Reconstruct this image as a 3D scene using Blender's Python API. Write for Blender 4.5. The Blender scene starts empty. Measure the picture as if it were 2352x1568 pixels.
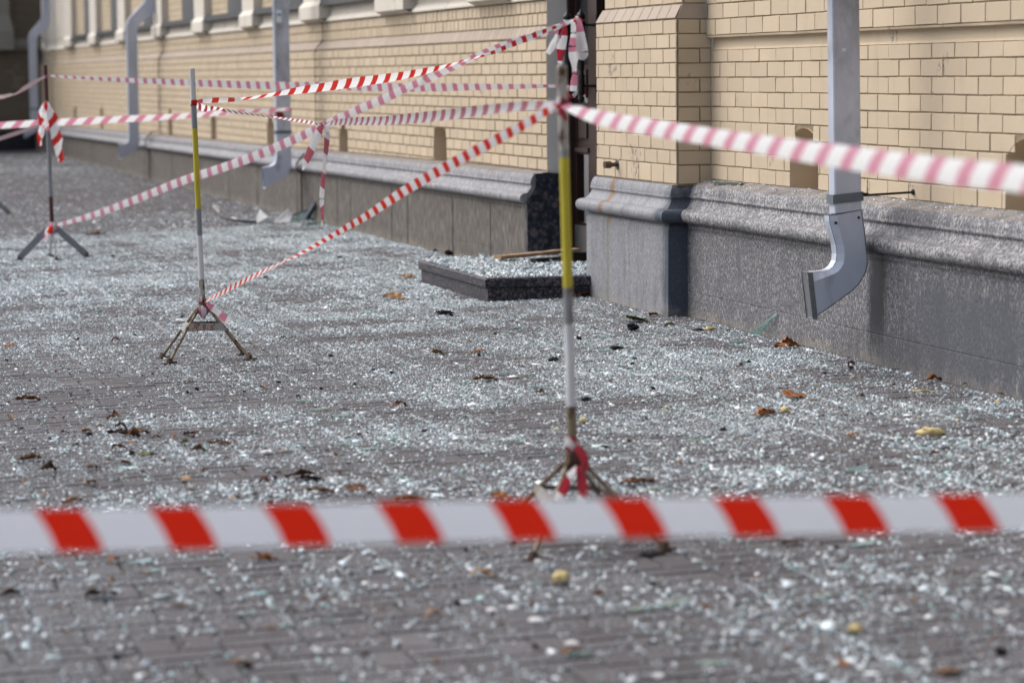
import bpy, math, random
import numpy as np
from mathutils import Vector, Matrix, noise as mnoise
random.seed(7); rng = np.random.default_rng(11)
R = math.radians
scn = bpy.context.scene
COL = scn.collection

# ------------------------------------------------------------ camera
CAM_H = 1.36
YAW, PITCH, ROLL, FPX = 0.25704337, 0.09399126, -0.008, 6500.0
_f = np.array([math.sin(YAW)*math.cos(PITCH), math.cos(YAW)*math.cos(PITCH), -math.sin(PITCH)])
_r = np.cross(_f, [0, 0, 1]); _r /= np.linalg.norm(_r); _u = np.cross(_r, _f)
CR = _r*math.cos(ROLL)+_u*math.sin(ROLL); CU = _u*math.cos(ROLL)-_r*math.sin(ROLL); CF = _f
CPOS = np.array([0, 0, CAM_H])
cam_d = bpy.data.cameras.new('camera'); cam = bpy.data.objects.new('camera', cam_d); COL.objects.link(cam)
cam.matrix_world = Matrix(((CR[0], CU[0], -CF[0], 0), (CR[1], CU[1], -CF[1], 0), (CR[2], CU[2], -CF[2], CAM_H), (0, 0, 0, 1)))
cam_d.sensor_width = 36; cam_d.sensor_fit = 'HORIZONTAL'; cam_d.lens = FPX/2352*36
cam_d.clip_start = 0.1; cam_d.clip_end = 2000
cam_d.dof.use_dof = True; cam_d.dof.focus_distance = 14.2; cam_d.dof.aperture_fstop = 2.9; cam_d.dof.aperture_blades = 0
scn.camera = cam

# ------------------------------------------------------------ world, sun, exposure
SUN_EL = R(48); SUN_DIR = Vector((-0.74, 0.67, 0)).normalized()
sunvec = Vector((SUN_DIR.x*math.cos(SUN_EL), SUN_DIR.y*math.cos(SUN_EL), math.sin(SUN_EL)))
w = bpy.data.worlds.new("World"); scn.world = w; w.use_nodes = True
nt = w.node_tree; nt.nodes.clear()
sky = nt.nodes.new('ShaderNodeTexSky'); sky.sky_type = 'NISHITA'; sky.sun_disc = False
sky.sun_elevation = SUN_EL; sky.sun_rotation = math.atan2(SUN_DIR.x, SUN_DIR.y)
sky.dust_density = 4; sky.air_density = 1.2; sky.ozone_density = 1
hs = nt.nodes.new('ShaderNodeHueSaturation'); hs.inputs['Saturation'].default_value = 0.64
bg = nt.nodes.new('ShaderNodeBackground'); bg.inputs[1].default_value = 0.125
wo = nt.nodes.new('ShaderNodeOutputWorld')
nt.links.new(sky.outputs[0], hs.inputs['Color']); nt.links.new(hs.outputs[0], bg.inputs[0]); nt.links.new(bg.outputs[0], wo.inputs[0])
sd = bpy.data.lights.new('sun', 'SUN'); sd.energy = 1.4; sd.angle = R(65); sd.color = (1, .99, .975)
sun = bpy.data.objects.new('sun', sd); COL.objects.link(sun); sun.rotation_euler = sunvec.to_track_quat('Z', 'Y').to_euler()
scn.view_settings.view_transform = 'Standard'; scn.view_settings.look = 'None'
scn.view_settings.gamma = 1; scn.view_settings.exposure = 0.62

# ------------------------------------------------------------ pixel -> world helpers (survey of the photograph, 2352 px wide)
XW, SLOPE = 5.0, 0.025
def ray(x, y): return CF+CR*(x-1176)/FPX-CU*(y-784)/FPX
def hit(x, y, n, c):
    d = ray(x, y); n = np.array(n, float); return Vector(CPOS+d*((c-CPOS@n)/(d@n)))
def G(x, y, dz=0.0): return hit(x, y, (-SLOPE, 0, 1), -SLOPE*XW+dz)
def WX(x, y, X): return hit(x, y, (1, 0, 0), X)
def WY(x, y, Y): return hit(x, y, (0, 1, 0), Y)
def gz(X): return (X-XW)*SLOPE
def project(P):
    d = np.asarray(P)-CPOS; z = d@CF
    return 1176+FPX*(d@CR)/z, 784-FPX*(d@CU)/z

# ------------------------------------------------------------ mesh helpers
def tag(o, label=None, cat=None, group=None, kind=None):
    if label: o['label'] = label
    if cat: o['category'] = cat
    if group: o['group'] = group
    if kind: o['kind'] = kind
    return o
def empty(name, loc, label=None, cat=None, group=None):
    o = bpy.data.objects.new(name, None); COL.objects.link(o); o.location = loc; o.empty_display_size = .1
    return tag(o, label, cat, group)
def wloc(o):
    v = Vector((0, 0, 0))
    while o: v = v+Vector(o.location); o = o.parent
    return v
class MB:
    def __init__(s): s.v = []; s.f = []; s.m = []; s.uv = []
    def face(s, pts, mi=0, uv=None):
        n = len(s.v); s.v += [tuple(p) for p in pts]; s.f.append(tuple(range(n, n+len(pts)))); s.m.append(mi); s.uv.append(uv)
    def grid(s, rows, mi=0, closed=False, uvs=None):
        n = len(s.v); c = len(rows[0])
        for r in rows: s.v += [tuple(p) for p in r]
        for i in range(len(rows)-1):
            for j in range(c if closed else c-1):
                k = (j+1) % c
                s.f.append((n+i*c+j, n+i*c+k, n+(i+1)*c+k, n+(i+1)*c+j)); s.m.append(mi)
                s.uv.append([uvs[i][j], uvs[i][k], uvs[i+1][k], uvs[i+1][j]] if uvs else None)
    def box(s, a, b, mi=0):
        x0, y0, z0 = a; x1, y1, z1 = b
        P = [(x0,y0,z0),(x1,y0,z0),(x1,y1,z0),(x0,y1,z0),(x0,y0,z1),(x1,y0,z1),(x1,y1,z1),(x0,y1,z1)]
        n = len(s.v); s.v += P
        for f in ((0,3,2,1),(4,5,6,7),(0,1,5,4),(1,2,6,5),(2,3,7,6),(3,0,4,7)):
            s.f.append(tuple(n+i for i in f)); s.m.append(mi); s.uv.append(None)
    def beam(s, p0, p1, wa, wb, up=(0, 0, 1), mi=0):
        p0 = Vector(p0); p1 = Vector(p1); d = (p1-p0).normalized(); a = d.cross(Vector(up)).normalized(); b = a.cross(d)
        rows = []
        for p in (p0, p1): rows.append([p+a*wa*i+b*wb*j for i, j in ((-.5,-.5),(.5,-.5),(.5,.5),(-.5,.5))])
        s.grid(rows, mi, True); s.face(rows[0][::-1], mi); s.face(rows[1], mi)
    def tube(s, pts, rad, seg=12, mi=0, cap=True):
        pts = [Vector(p) for p in pts]; rows = []
        rad = rad if isinstance(rad, (list, tuple)) else [rad]*len(pts)
        d0 = (pts[1]-pts[0]).normalized(); a = d0.cross(Vector((0.13, 0.37, .9))); 
        if a.length < .05: a = d0.cross(Vector((1, 0, 0)))
        a.normalize()
        for i, p in enumerate(pts):
            d = (pts[min(i+1, len(pts)-1)]-pts[max(i-1, 0)]).normalized()
            a = (a-d*a.dot(d)).normalized(); b = d.cross(a)
            rows.append([p+(a*math.cos(2*math.pi*k/seg)+b*math.sin(2*math.pi*k/seg))*rad[i] for k in range(seg)])
        s.grid(rows, mi, True)
        if cap: s.face(rows[0][::-1], mi); s.face(rows[-1], mi)
    def build(s, name, mats, parent=None, smooth=False, loc=None):
        me = bpy.data.meshes.new(name)
        o = bpy.data.objects.new(name, me); COL.objects.link(o)
        base = Vector((0, 0, 0))
        if parent is not None: o.parent = parent; base = wloc(parent)
        elif loc is not None: o.location = loc; base = Vector(loc)
        me.from_pydata([(x-base.x, y-base.y, z-base.z) for x, y, z in s.v], [], s.f)
        for m in (mats if isinstance(mats, (list, tuple)) else [mats]): me.materials.append(m)
        me.polygons.foreach_set('material_index', s.m)
        if any(u is not None for u in s.uv):
            ul = me.uv_layers.new(name='UVMap'); k = 0
            for f, u in zip(s.f, s.uv):
                for i in range(len(f)): ul.data[k].uv = u[i] if u else (0, 0); k += 1
        if smooth: me.polygons.foreach_set('use_smooth', [True]*len(s.f))
        me.update(); return o

# ------------------------------------------------------------ materials
def hexl(r, g, b):
    f = lambda c: (c/255/12.92) if c/255 <= .04045 else ((c/255+.055)/1.055)**2.4
    return (f(r), f(g), f(b), 1)
class NM:
    def __init__(s, name):
        s.m = bpy.data.materials.new(name); s.m.use_nodes = True; s.t = s.m.node_tree; s.t.nodes.clear()
        s.out = s.n('ShaderNodeOutputMaterial'); s.b = s.n('ShaderNodeBsdfPrincipled'); s.l(s.b.outputs[0], s.out.inputs[0])
    def n(s, t, **k):
        x = s.t.nodes.new(t)
        for a, v in k.items(): setattr(x, a, v)
        return x
    def l(s, a, b): s.t.links.new(a, b)
    def pos(s, scale=(1, 1, 1), loc=(0, 0, 0), obj=False):
        if obj: o = s.n('ShaderNodeTexCoord').outputs['Object']
        else: o = s.n('ShaderNodeNewGeometry').outputs['Position']
        mp = s.n('ShaderNodeMapping'); mp.inputs['Scale'].default_value = scale; mp.inputs['Location'].default_value = loc
        s.l(o, mp.inputs[0]); return mp.outputs[0]
    def noise(s, vec, scale, detail=4, rough=.55, out=0):
        x = s.n('ShaderNodeTexNoise'); x.inputs['Scale'].default_value = scale; x.inputs['Detail'].default_value = detail; x.inputs['Roughness'].default_value = rough
        s.l(vec, x.inputs['Vector']); return x.outputs[out]
    def vor(s, vec, scale, feature='F1', out='Distance'):
        x = s.n('ShaderNodeTexVoronoi', feature=feature); x.inputs['Scale'].default_value = scale
        s.l(vec, x.inputs['Vector']); return x.outputs[out]
    def ramp(s, fac, stops, interp='LINEAR'):
        x = s.n('ShaderNodeValToRGB'); e = x.color_ramp.elements; x.color_ramp.interpolation = interp
        while len(e) < len(stops): e.new(.5)
        for i, (p, c) in enumerate(stops):
            e[i].position = p; e[i].color = c if len(c) == 4 else (*c, 1)
        s.l(fac, x.inputs[0]); return x.outputs[0]
    def rf(s, fac, a, b, lo=0., hi=1.):
        x = s.n('ShaderNodeMapRange'); x.inputs[1].default_value = a; x.inputs[2].default_value = b; x.inputs[3].default_value = lo; x.inputs[4].default_value = hi
        s.l(fac, x.inputs[0]); return x.outputs[0]
    def mix(s, fac, a, b, mode='MIX'):
        x = s.n('ShaderNodeMix', data_type='RGBA', blend_type=mode)
        for i, v in ((0, fac), (6, a), (7, b)):
            if isinstance(v, (int, float)): x.inputs[i].default_value = v
            elif isinstance(v, tuple): x.inputs[i].default_value = v if len(v) == 4 else (*v, 1)
            else: s.l(v, x.inputs[i])
        return x.outputs[2]
    def math(s, op, a, b=0.0, c=None):
        x = s.n('ShaderNodeMath', operation=op)
        for i, v in ((0, a), (1, b), (2, c)):
            if v is None: continue
            if isinstance(v, (int, float)): x.inputs[i].default_value = v
            else: s.l(v, x.inputs[i])
        return x.outputs[0]
    def bump(s, h, strength=.3, dist=.002):
        x = s.n('ShaderNodeBump'); x.inputs['Strength'].default_value = strength; x.inputs['Distance'].default_value = dist
        s.l(h, x.inputs['Height']); s.l(x.outputs[0], s.b.inputs['Normal'])
    def set(s, col=None, rough=None, metal=None, spec=None, **k):
        for n_, v in (('Base Color', col), ('Roughness', rough), ('Metallic', metal), ('Specular IOR Level', spec)):
            if v is None: continue
            if isinstance(v, (int, float)): s.b.inputs[n_].default_value = v
            elif isinstance(v, tuple): s.b.inputs[n_].default_value = v if len(v) == 4 else (*v, 1)
            else: s.l(v, s.b.inputs[n_])
        for a, v in k.items(): s.b.inputs[a.replace('_', ' ')].default_value = v
        return s.m
    def island(s): return s.n('ShaderNodeNewGeometry').outputs['Random Per Island']
    def sep(s, v): x = s.n('ShaderNodeSeparateXYZ'); s.l(v, x.inputs[0]); return x.outputs
def simple(name, col, rough=.6, metal=0., spec=.5, var=.12, nscale=30, bump=.1):
    m = NM(name); p = m.pos(); n = m.noise(p, nscale, 5)
    c = m.mix(m.rf(n, .3, .7), tuple(x*(1-var) for x in col[:3]), tuple(min(1, x*(1+var)) for x in col[:3]))
    if bump: m.bump(m.noise(p, nscale*6, 3), bump, .002)
    return m.set(c, rough, metal, spec)

def paint_mat(name, col, grime=(.24, .19, .13)):
    m = NM(name); p = m.pos()
    n1 = m.noise(p, 2.2, 5); n2 = m.noise(p, 45, 4)
    c = m.mix(m.rf(m.island(), 0, 1), tuple(x*.90 for x in col), tuple(x*1.06 for x in col))
    c = m.mix(m.rf(n1, .35, .75), c, tuple(x*.90 for x in col))
    st = m.noise(m.pos((1, 9, .9)), 1.3, 4)
    c = m.mix(m.rf(st, .58, .8, 0, .35), c, (col[0]*.62, col[1]*.60, col[2]*.6))
    # flaked and chipped patches low on the wall, a few only
    ch = m.math('MULTIPLY', m.rf(m.noise(m.pos((1, 1, 1), (3, 2, 7)), 3.2, 2), .66, .70), m.rf(m.noise(p, 38, 5), .52, .56))
    c = m.mix(ch, c, (.30, .25, .2))
    m.bump(m.math('ADD', m.math('MULTIPLY', n2, .5), m.math('MULTIPLY', m.noise(p, 12, 3), 1.)), .35, .004)
    return m.set(c, .78, 0, .25)
BRICK = (.565, .46, .335)
M_brick = paint_mat('painted_brick', BRICK)
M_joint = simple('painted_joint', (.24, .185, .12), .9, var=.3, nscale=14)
M_white = paint_mat('painted_render', (.66, .61, .54))
def reveal_mat():
    m = NM('reveal_plaster'); p = m.pos(); n = m.noise(p, 4, 6)
    c = m.mix(m.rf(n, .3, .7), (.74, .71, .665), (.82, .79, .75)); m.bump(m.noise(p, 90, 3), .2, .002); return m.set(c, .85, 0, .25)
M_reveal = reveal_mat()
M_slope = paint_mat('dusty_sloping_brick', (.40, .33, .27))

def granite(name, dark, mid, light, stretch=(1, 1, .28), scale=75, lo=.38, hi=.62, stain=None, grain=.35, rough=.6, base=True):
    m = NM(name); p = m.pos(stretch)
    v = m.noise(p, scale, 3, .6); fl = m.vor(m.pos(stretch, (2, 5, 1)), scale*.55)
    c = m.ramp(v, [(lo, dark), ((lo+hi)/2, mid), (hi, light)])
    c = m.mix(m.rf(fl, .12, .3, .75, 0), c, light)
    fk = m.vor(m.pos((stretch[0], stretch[1], stretch[2]*.8), (7, 3, 2)), scale*.8)
    c = m.mix(m.rf(fk, .12, .22, .8, 0), c, dark)
    lf = m.vor(m.pos((stretch[0], stretch[1], stretch[2]*.85), (1, 9, 4)), scale*.42)
    c = m.mix(m.rf(lf, .20, .34, .6, 0), c, tuple(min(1, x*1.15) for x in light))
    big = m.noise(m.pos((1, 1.5, .5)), 2.3, 5)
    c = m.mix(m.rf(m.noise(m.pos((1, 5, .7)), 1.6, 5, .6), .42, .72, 0, .5), c, m.mix(.35, c, tuple(x*.35 for x in mid)))
    c = m.mix(m.rf(big, .35, .75, 0, .45), c, m.mix(.5, c, tuple(x*.6 for x in mid)))
    if base:   # pale salt and mortar dirt low on the stone
        P = m.sep(m.n('ShaderNodeNewGeometry').outputs['Position'])
        zz = m.math('ADD', P[2], m.math('MULTIPLY', m.noise(m.pos((1, 2, 2)), 4, 4), -.16))
        c = m.mix(m.rf(zz, -.12, -.03, .55, 0), c, (.34, .30, .22))
    if stain: c = stain(m, c)
    m.bump(m.math('ADD', m.noise(p, scale*1.2, 2), m.math('MULTIPLY', m.noise(m.pos(), 9, 3), .8)), grain, .003)
    return m.set(c, rough, 0, .22)
def gaussmask(m, comps, nz=.5, nscale=14, strech=(1, 3, .6)):
    """comps: list of (axis, centre, halfwidth); product of soft bands, edges broken by noise"""
    P = m.sep(m.n('ShaderNodeNewGeometry').outputs['Position']); r = None
    n = m.math('MULTIPLY', m.math('SUBTRACT', m.noise(m.pos(strech), nscale, 5, .7), .5), nz)
    for ax, c0, hw in comps:
        d = m.math('ABSOLUTE', m.math('DIVIDE', m.math('SUBTRACT', P[ax], c0), hw))
        b = m.rf(m.math('ADD', d, n), .6, 1.15, 1, 0)
        r = b if r is None else m.math('MULTIPLY', r, b)
    return r
def stain_r(m, c):
    P = m.sep(m.n('ShaderNodeNewGeometry').outputs['Position'])
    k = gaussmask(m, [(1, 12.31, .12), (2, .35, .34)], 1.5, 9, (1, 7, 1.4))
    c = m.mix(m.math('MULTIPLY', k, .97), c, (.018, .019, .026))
    bl = m.rf(m.noise(m.pos((1, 2.2, 1)), 3.1, 6, .65), .50, .64, 0, .6)
    c = m.mix(bl, c, (.085, .088, .105))
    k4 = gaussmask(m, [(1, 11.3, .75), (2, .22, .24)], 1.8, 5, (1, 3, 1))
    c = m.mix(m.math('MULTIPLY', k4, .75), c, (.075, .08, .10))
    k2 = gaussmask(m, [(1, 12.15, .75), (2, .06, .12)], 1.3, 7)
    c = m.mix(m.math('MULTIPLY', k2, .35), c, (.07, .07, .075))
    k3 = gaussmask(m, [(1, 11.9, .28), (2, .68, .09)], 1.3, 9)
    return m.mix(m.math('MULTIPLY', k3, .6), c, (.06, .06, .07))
def stain_shade_p(m, c):
    c = m.mix(m.rf(m.noise(m.pos((1, 4, .8)), 4, 6, .7), .50, .68, 0, .6), c, (.10, .105, .12))
    c = m.mix(m.rf(m.noise(m.pos((1, 9, .9), (3, 3, 3)), 7, 3, .6), .67, .69, 0, .8), c, (.06, .058, .055))
    k = gaussmask(m, [(1, 16.27, .035), (2, .62, .16)], 1.2, 9, (1, 1.5, 1))
    c = m.mix(m.math('MULTIPLY', k, .8), c, (.26, .12, .03))
    k1 = gaussmask(m, [(1, 16.30, .03), (2, .3, .5)], .8, 9)
    c = m.mix(m.math('MULTIPLY', k1, .45), c, (.16, .13, .08))
    k2 = gaussmask(m, [(1, 15.08, .15), (2, .36, .46)], 1.0, 12, (1, 2, 1))  # soot on the near side face, deepened to paint in its shade
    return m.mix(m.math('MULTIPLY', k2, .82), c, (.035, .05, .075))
M_gran_r = granite('grey_flecked_granite', (.025, .026, .038), (.135, .134, .15), (.42, .41, .41), stretch=(1, 1, .52), scale=125, lo=.34, hi=.68, stain=stain_r)
M_gran_rt = granite('grey_flecked_granite_moulding', (.045, .046, .058), (.20, .197, .21), (.46, .45, .45), (1, .8, .65), 100, .36, .66, stain=stain_r, base=False)
M_gran_p = granite('smooth_grey_granite', (.15, .155, .18), (.25, .255, .28), (.35, .355, .38), (1, 1, .7), 110, .3, .7, stain=stain_shade_p, grain=.3)
M_gran_l = granite('brown_grey_granite', (.05, .046, .043), (.125, .112, .102), (.25, .225, .205), (1, 1, .22), 55, .32, .68)
M_gran_lt = granite('pale_grey_granite', (.12, .12, .135), (.24, .24, .26), (.36, .355, .36), (1, 1, .5), 40, .3, .7, base=False)
M_gran_d = granite('dark_polished_granite', (.016, .020, .034), (.040, .044, .064), (.15, .125, .13), (1, 1, 1), 34, .38, .68, grain=.1, rough=.35, base=False)
M_gran_s = granite('step_edge_granite', (.014, .016, .026), (.045, .045, .058), (.17, .145, .145), (1, 1, 1), 60, .40, .68, grain=.3, rough=.5, base=False)
M_ledge = simple('dirty_ledge_top', (.21, .19, .18), .9, var=.35, nscale=9, bump=.3)

def paver_mat():
    m = NM('concrete_paver'); p = m.pos()
    c = m.mix(m.island(), (.068, .061, .065), (.105, .096, .101))
    c = m.mix(m.rf(m.noise(p, 1.1, 4), .35, .7), c, m.mix(.6, c, (.055, .05, .052)))
    c = m.mix(m.rf(m.noise(p, 320, 2), .35, .7, 0, .3), c, (.16, .148, .15))
    # glass powder: tiny white grains, thicker in some places
    d = m.vor(p, 260); dens = m.rf(m.noise(m.pos((1, 1, 1), (4, 4, 4)), 1.6, 4), .3, .7, .12, .27)
    sp = m.math('LESS_THAN', d, dens)
    c = m.mix(m.math('MULTIPLY', sp, .8), c, (.60, .66, .72))
    m.bump(m.noise(p, 260, 3), .35, .002)
    return m.set(c, .8, 0, .18)
M_paver = paver_mat()
def bed_mat():
    m = NM('joint_sand'); p = m.pos(); c = m.mix(m.rf(m.noise(p, 60, 4), .3, .7), (.022, .020, .020), (.06, .056, .056))
    d = m.vor(p, 160); c = m.mix(m.math('MULTIPLY', m.math('LESS_THAN', d, .2), .7), c, (.5, .54, .55)); return m.set(c, .9, 0, .2)
M_bed = bed_mat()
M_ground = simple('far_ground_asphalt', (.09, .082, .08), .9, var=.2, nscale=3)

def glass_mat():
    m = NM('crushed_glass'); r = m.island()
    c = m.ramp(r, [(0, (.66, .74, .80)), (.26, (.74, .86, .90)), (.40, (.95, .98, 1)), (.60, (.56, .72, .75)), (.68, (.76, .85, .93)), (.84, (.42, .50, .55)), (.92, (.36, .64, .62)), (.96, (.98, .99, 1))], 'CONSTANT')
    m.set(c, .12, 0, .9); m.b.inputs['IOR'].default_value = 1.55
    r2 = m.math('FRACT', m.math('MULTIPLY', r, 57.3))
    m.l(m.rf(r2, .25, 1., .0, .92), m.b.inputs['Transmission Weight'])
    m.l(m.rf(m.math('FRACT', m.math('MULTIPLY', r, 131.7)), 0, 1, .05, .4), m.b.inputs['Roughness'])
    return m.m
M_glass = glass_mat()
def pane_mat():
    m = NM('broken_pane_glass'); m.set((.66, .90, .86), .05, 0, .8); m.b.inputs['Transmission Weight'].default_value = .85; m.b.inputs['IOR'].default_value = 1.5; return m.m
M_pane = pane_mat()

def metal_paint(name, col, rust=.3, rustcol=(.16, .075, .03), rough=.45, dark=(.03, .022, .018), scale=35, metal=0.):
    m = NM(name); p = m.pos((1, 1, .35)); n = m.noise(p, scale, 6, .7); g = m.noise(m.pos(), 8, 4)
    k = m.rf(m.math('ADD', m.math('MULTIPLY', n, .75), m.math('MULTIPLY', g, .25)), .66-rust*.3, .70-rust*.3)
    c = m.mix(m.rf(m.noise(m.pos((1, 1, .3)), 20, 4), .35, .7), tuple(x*.85 for x in col), tuple(min(1, x*1.05) for x in col))
    c = m.mix(k, c, m.mix(m.rf(m.noise(p, 120, 2), .4, .6), rustcol, dark))
    m.bump(m.math('ADD', k, m.noise(m.pos(), 150, 2)), .25, .001)
    return m.set(c, m.mix(k, (rough,)*3, (.85,)*3), metal, .5)
M_pw = metal_paint('white_paint_chipped', (.62, .62, .62), .30)
M_pwc = metal_paint('white_paint_clean', (.66, .66, .68), .05)
M_pg = metal_paint('grey_paint', (.24, .25, .28), .08)
M_pgr = metal_paint('grey_paint_rusty', (.26, .26, .27), .42)
M_py = metal_paint('yellow_paint', (.52, .43, .03), .05)
M_pm = metal_paint('maroon_paint', (.07, .018, .018), .1)
M_rust = metal_paint('rusty_bare_steel', (.22, .17, .11), .55)
M_rustw = metal_paint('rusty_whitish_steel', (.42, .40, .36), .5)
M_plate = metal_paint('rusty_grey_plate', (.20, .195, .19), .45, (.22, .10, .04))
M_foot = metal_paint('rusty_foot', (.10, .06, .04), .6, (.08, .04, .025))
def pipe_mat():
    m = NM('galvanised_grey_sheet'); p = m.pos((1, 1, .5))
    n = m.noise(p, 6, 5); c = m.mix(m.rf(n, .3, .7), (.48, .52, .64), (.60, .65, .77))
    c = m.mix(m.rf(m.noise(m.pos((1, 1, .6), (1, 4, 2)), 9, 5), .56, .75, 0, .55), c, (.15, .15, .18))
    P = m.sep(m.n('ShaderNodeNewGeometry').outputs['Position'])
    up = m.math('MULTIPLY', m.rf(P[2], 1.0, 1.6), m.rf(m.noise(m.pos((1, 1, .4), (2, 2, 2)), 5, 5, .65), .36, .68, 0, 1))
    c = m.mix(m.math('MULTIPLY', up, .8), c, (.14, .14, .17))
    c = m.mix(m.rf(m.noise(m.pos((1, 1, .8), (5, 1, 9)), 16, 5, .7), .69, .71, 0, .8), c, (.72, .73, .78))
    m.bump(m.math('ADD', m.noise(m.pos(), 120, 2), m.math('MULTIPLY', m.noise(m.pos(), 7, 2), 3)), .12, .003)
    return m.set(c, .42, .3, .5)
M_pipe = pipe_mat()
def pipe2_mat():
    m = NM('pale_grey_pipe_sheet'); c = m.mix(m.rf(m.noise(m.pos((1, 1, .4)), 5, 5), .3, .7), (.40, .43, .52), (.50, .53, .63)); return m.set(c, .45, .1, .5)
M_pipe2 = pipe2_mat()
M_clamp = simple('clamp_steel', (.14, .17, .20), .5, .3)
M_black = simple('black_iron', (.014, .014, .016), .45, .2, var=.3, bump=.2)
M_char = simple('charred_lump', (.008, .008, .010), .8, 0, .3, .4, 60, .5)
M_foam = simple('yellow_foam', (.72, .58, .30), .95, 0, .1, .25, 60, 1.)
M_plast = simple('white_plaster', (.72, .70, .70), .8, 0, .3, .1)
M_wood = simple('weathered_plank', (.30, .20, .125), .85, 0, .2, .3, 20, .4)
M_woodd = simple('charred_wood', (.02, .016, .013), .8, 0, .2, .3, 30)
M_door = simple('dark_brown_door_paint', (.030, .014, .012), .4, 0, .5, .2, 8, .1)
M_doorp = simple('worn_brown_panel', (.036, .021, .019), .55, 0, .4, .25, 12, .15)
M_void = simple('dark_interior', (.008, .007, .007), .95, 0, .1)
M_frame = simple('dark_window_frame', (.05, .022, .022), .5)
M_sill = simple('dark_sill_metal', (.10, .105, .115), .5, .3)
M_pane2 = NM('window_glass').set((.04, .045, .05), .08, 0, .8)
M_wing = paint_mat('shaded_wing_brick', (.17, .135, .10))  # brown brick, colour darkened to stand for the wing's shade
M_wingp = paint_mat('shaded_wing_render', (.27, .255, .22))  # render colour darkened likewise, shade painted in
M_stick = simple('white_sticker', (.7, .76, .82), .5, bump=0)
M_stickb = simple('blue_sticker_print', (.06, .28, .5), .5, bump=0)
def leaf_mat(name, a, b):
    m = NM(name); n = m.noise(m.pos(), 70, 4)
    c = m.mix(m.rf(n, .35, .65), a, b); c = m.mix(m.rf(m.n('ShaderNodeObjectInfo').outputs['Random'], 0, 1, 0, .5), c, tuple(x*.45 for x in a))
    m.bump(n, .5, .003); return m.set(c, .65, 0, .3)
M_leaf = {'brown': leaf_mat('dry_brown_leaf', (.12, .048, .018), (.22, .10, .04)),
          'dark': leaf_mat('dark_brown_leaf', (.035, .016, .010), (.085, .04, .02)),
          'tan': leaf_mat('tan_leaf', (.30, .17, .08), (.42, .26, .14)),
          'orange': leaf_mat('rusty_orange_leaf', (.22, .075, .02), (.36, .15, .05)),
          'green': leaf_mat('green_leaf', (.10, .13, .02), (.19, .20, .05)),
          'dgreen': leaf_mat('dark_green_leaf', (.03, .045, .022), (.06, .07, .04))}

def tape_mat(name, red, pink, white, period, duty, slant):
    m = NM(name); uv = m.n('ShaderNodeTexCoord').outputs['UV']; s = m.sep(uv)
    t = m.math('FRACT', m.math('DIVIDE', m.math('ADD', s[0], m.math('MULTIPLY', s[1], slant)), period))
    k = m.math('LESS_THAN', t, duty)
    bf = m.n('ShaderNodeNewGeometry').outputs['Backfacing']
    rc = m.mix(bf, red, pink)
    wc = m.mix(m.rf(m.noise(uv, 25, 3), .3, .7), tuple(x*.92 for x in white), white)
    c = m.mix(k, wc, rc)
    m.set(c, .35, 0, .5)
    m.bump(m.noise(uv, 30, 3), .25, .004)
    tr = m.n('ShaderNodeBsdfTranslucent'); m.l(c, tr.inputs[0])
    mx = m.n('ShaderNodeMixShader'); mx.inputs[0].default_value = .48
    m.l(m.b.outputs[0], mx.inputs[1]); m.l(tr.outputs[0], mx.inputs[2]); m.l(mx.outputs[0], m.out.inputs[0])
    return m.m
RED = (.72, .022, .006); PINK = (.66, .25, .36); WHT = (.92, .92, .94)
CRIM = (.42, .03, .05)

# ============================================================ SETTING: ground
def pavement():
    CX, CY = .2135, .197
    nx0, nx1 = -14, 19
    X0 = 1.10
    mb = MB(); V = []; F = []
    g = .0028; ch = .006
    def stone(x0, x1, y0, y1):
        x0 += g; x1 -= g; y0 += g; y1 -= g
        if x0 > 5.02: return
        dz = random.uniform(-.0012, .0012); tx = random.uniform(-.004, .004); ty = random.uniform(-.005, .005)
        xm, ym = (x0+x1)/2, (y0+y1)/2
        j = lambda: random.uniform(-.0012, .0012)
        n = len(V)
        for i, (x, y) in enumerate(((x0, y0), (x1, y0), (x1, y1), (x0, y1))):
            V.append((x+j(), y+j(), gz(x)-.012))
        for i, (x, y) in enumerate(((x0+ch, y0+ch), (x1-ch, y0+ch), (x1-ch, y1-ch), (x0+ch, y1-ch))):
            V.append((x+j(), y+j(), gz(x)+dz+(x-xm)*tx+(y-ym)*ty))
        F.extend([(n+4, n+5, n+6, n+7), (n, n+1, n+5, n+4), (n+1, n+2, n+6, n+5), (n+2, n+3, n+7, n+6), (n+3, n, n+4, n+7)])
    for i in range(nx0, nx1):
        x0 = X0+i*CX
        for j in range(-55, 210):
            y0 = 14.60+j*CY
            if x0 < -1.2+.03*y0 and y0 > 6: 
                if x0 < .04*y0-1.6: continue
            if (i+j) % 2: # two stones side by side
                stone(x0, x0+CX/2, y0, y0+CY); stone(x0+CX/2, x0+CX, y0, y0+CY)
            else:
                stone(x0, x0+CX, y0, y0+CY/2); stone(x0, x0+CX, y0+CY/2, y0+CY)
    mb.v = V; mb.f = F; mb.m = [0]*len(F); mb.uv = [None]*len(F)
    o = mb.build('pavement', M_paver); tag(o, 'grey brown concrete block pavement in basket weave pattern', kind='structure')
    mb = MB()
    xs = [-300, -40, -6, 0, 5.02]
    rows = [[(x, y, gz(x)*(1 if x > -8 else .4)-.0065) for x in xs] for y in (-60, 0, 60, 400)]
    mb.grid(rows); o = mb.build('ground', M_bed); tag(o, 'sandy bed under and beyond the pavement', kind='structure')
    mb = MB(); mb.box((5.02, -60, -.4), (60, 400, -.02)); o = mb.build('foundation_ground', M_ground); tag(o, 'ground under the building', kind='structure')
pavement()

# ============================================================ BUILDING
bld = empty('building', (5.2, 20, 0), 'long beige painted brick facade on a grey granite plinth with a recessed dark doorway', 'building')

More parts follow.
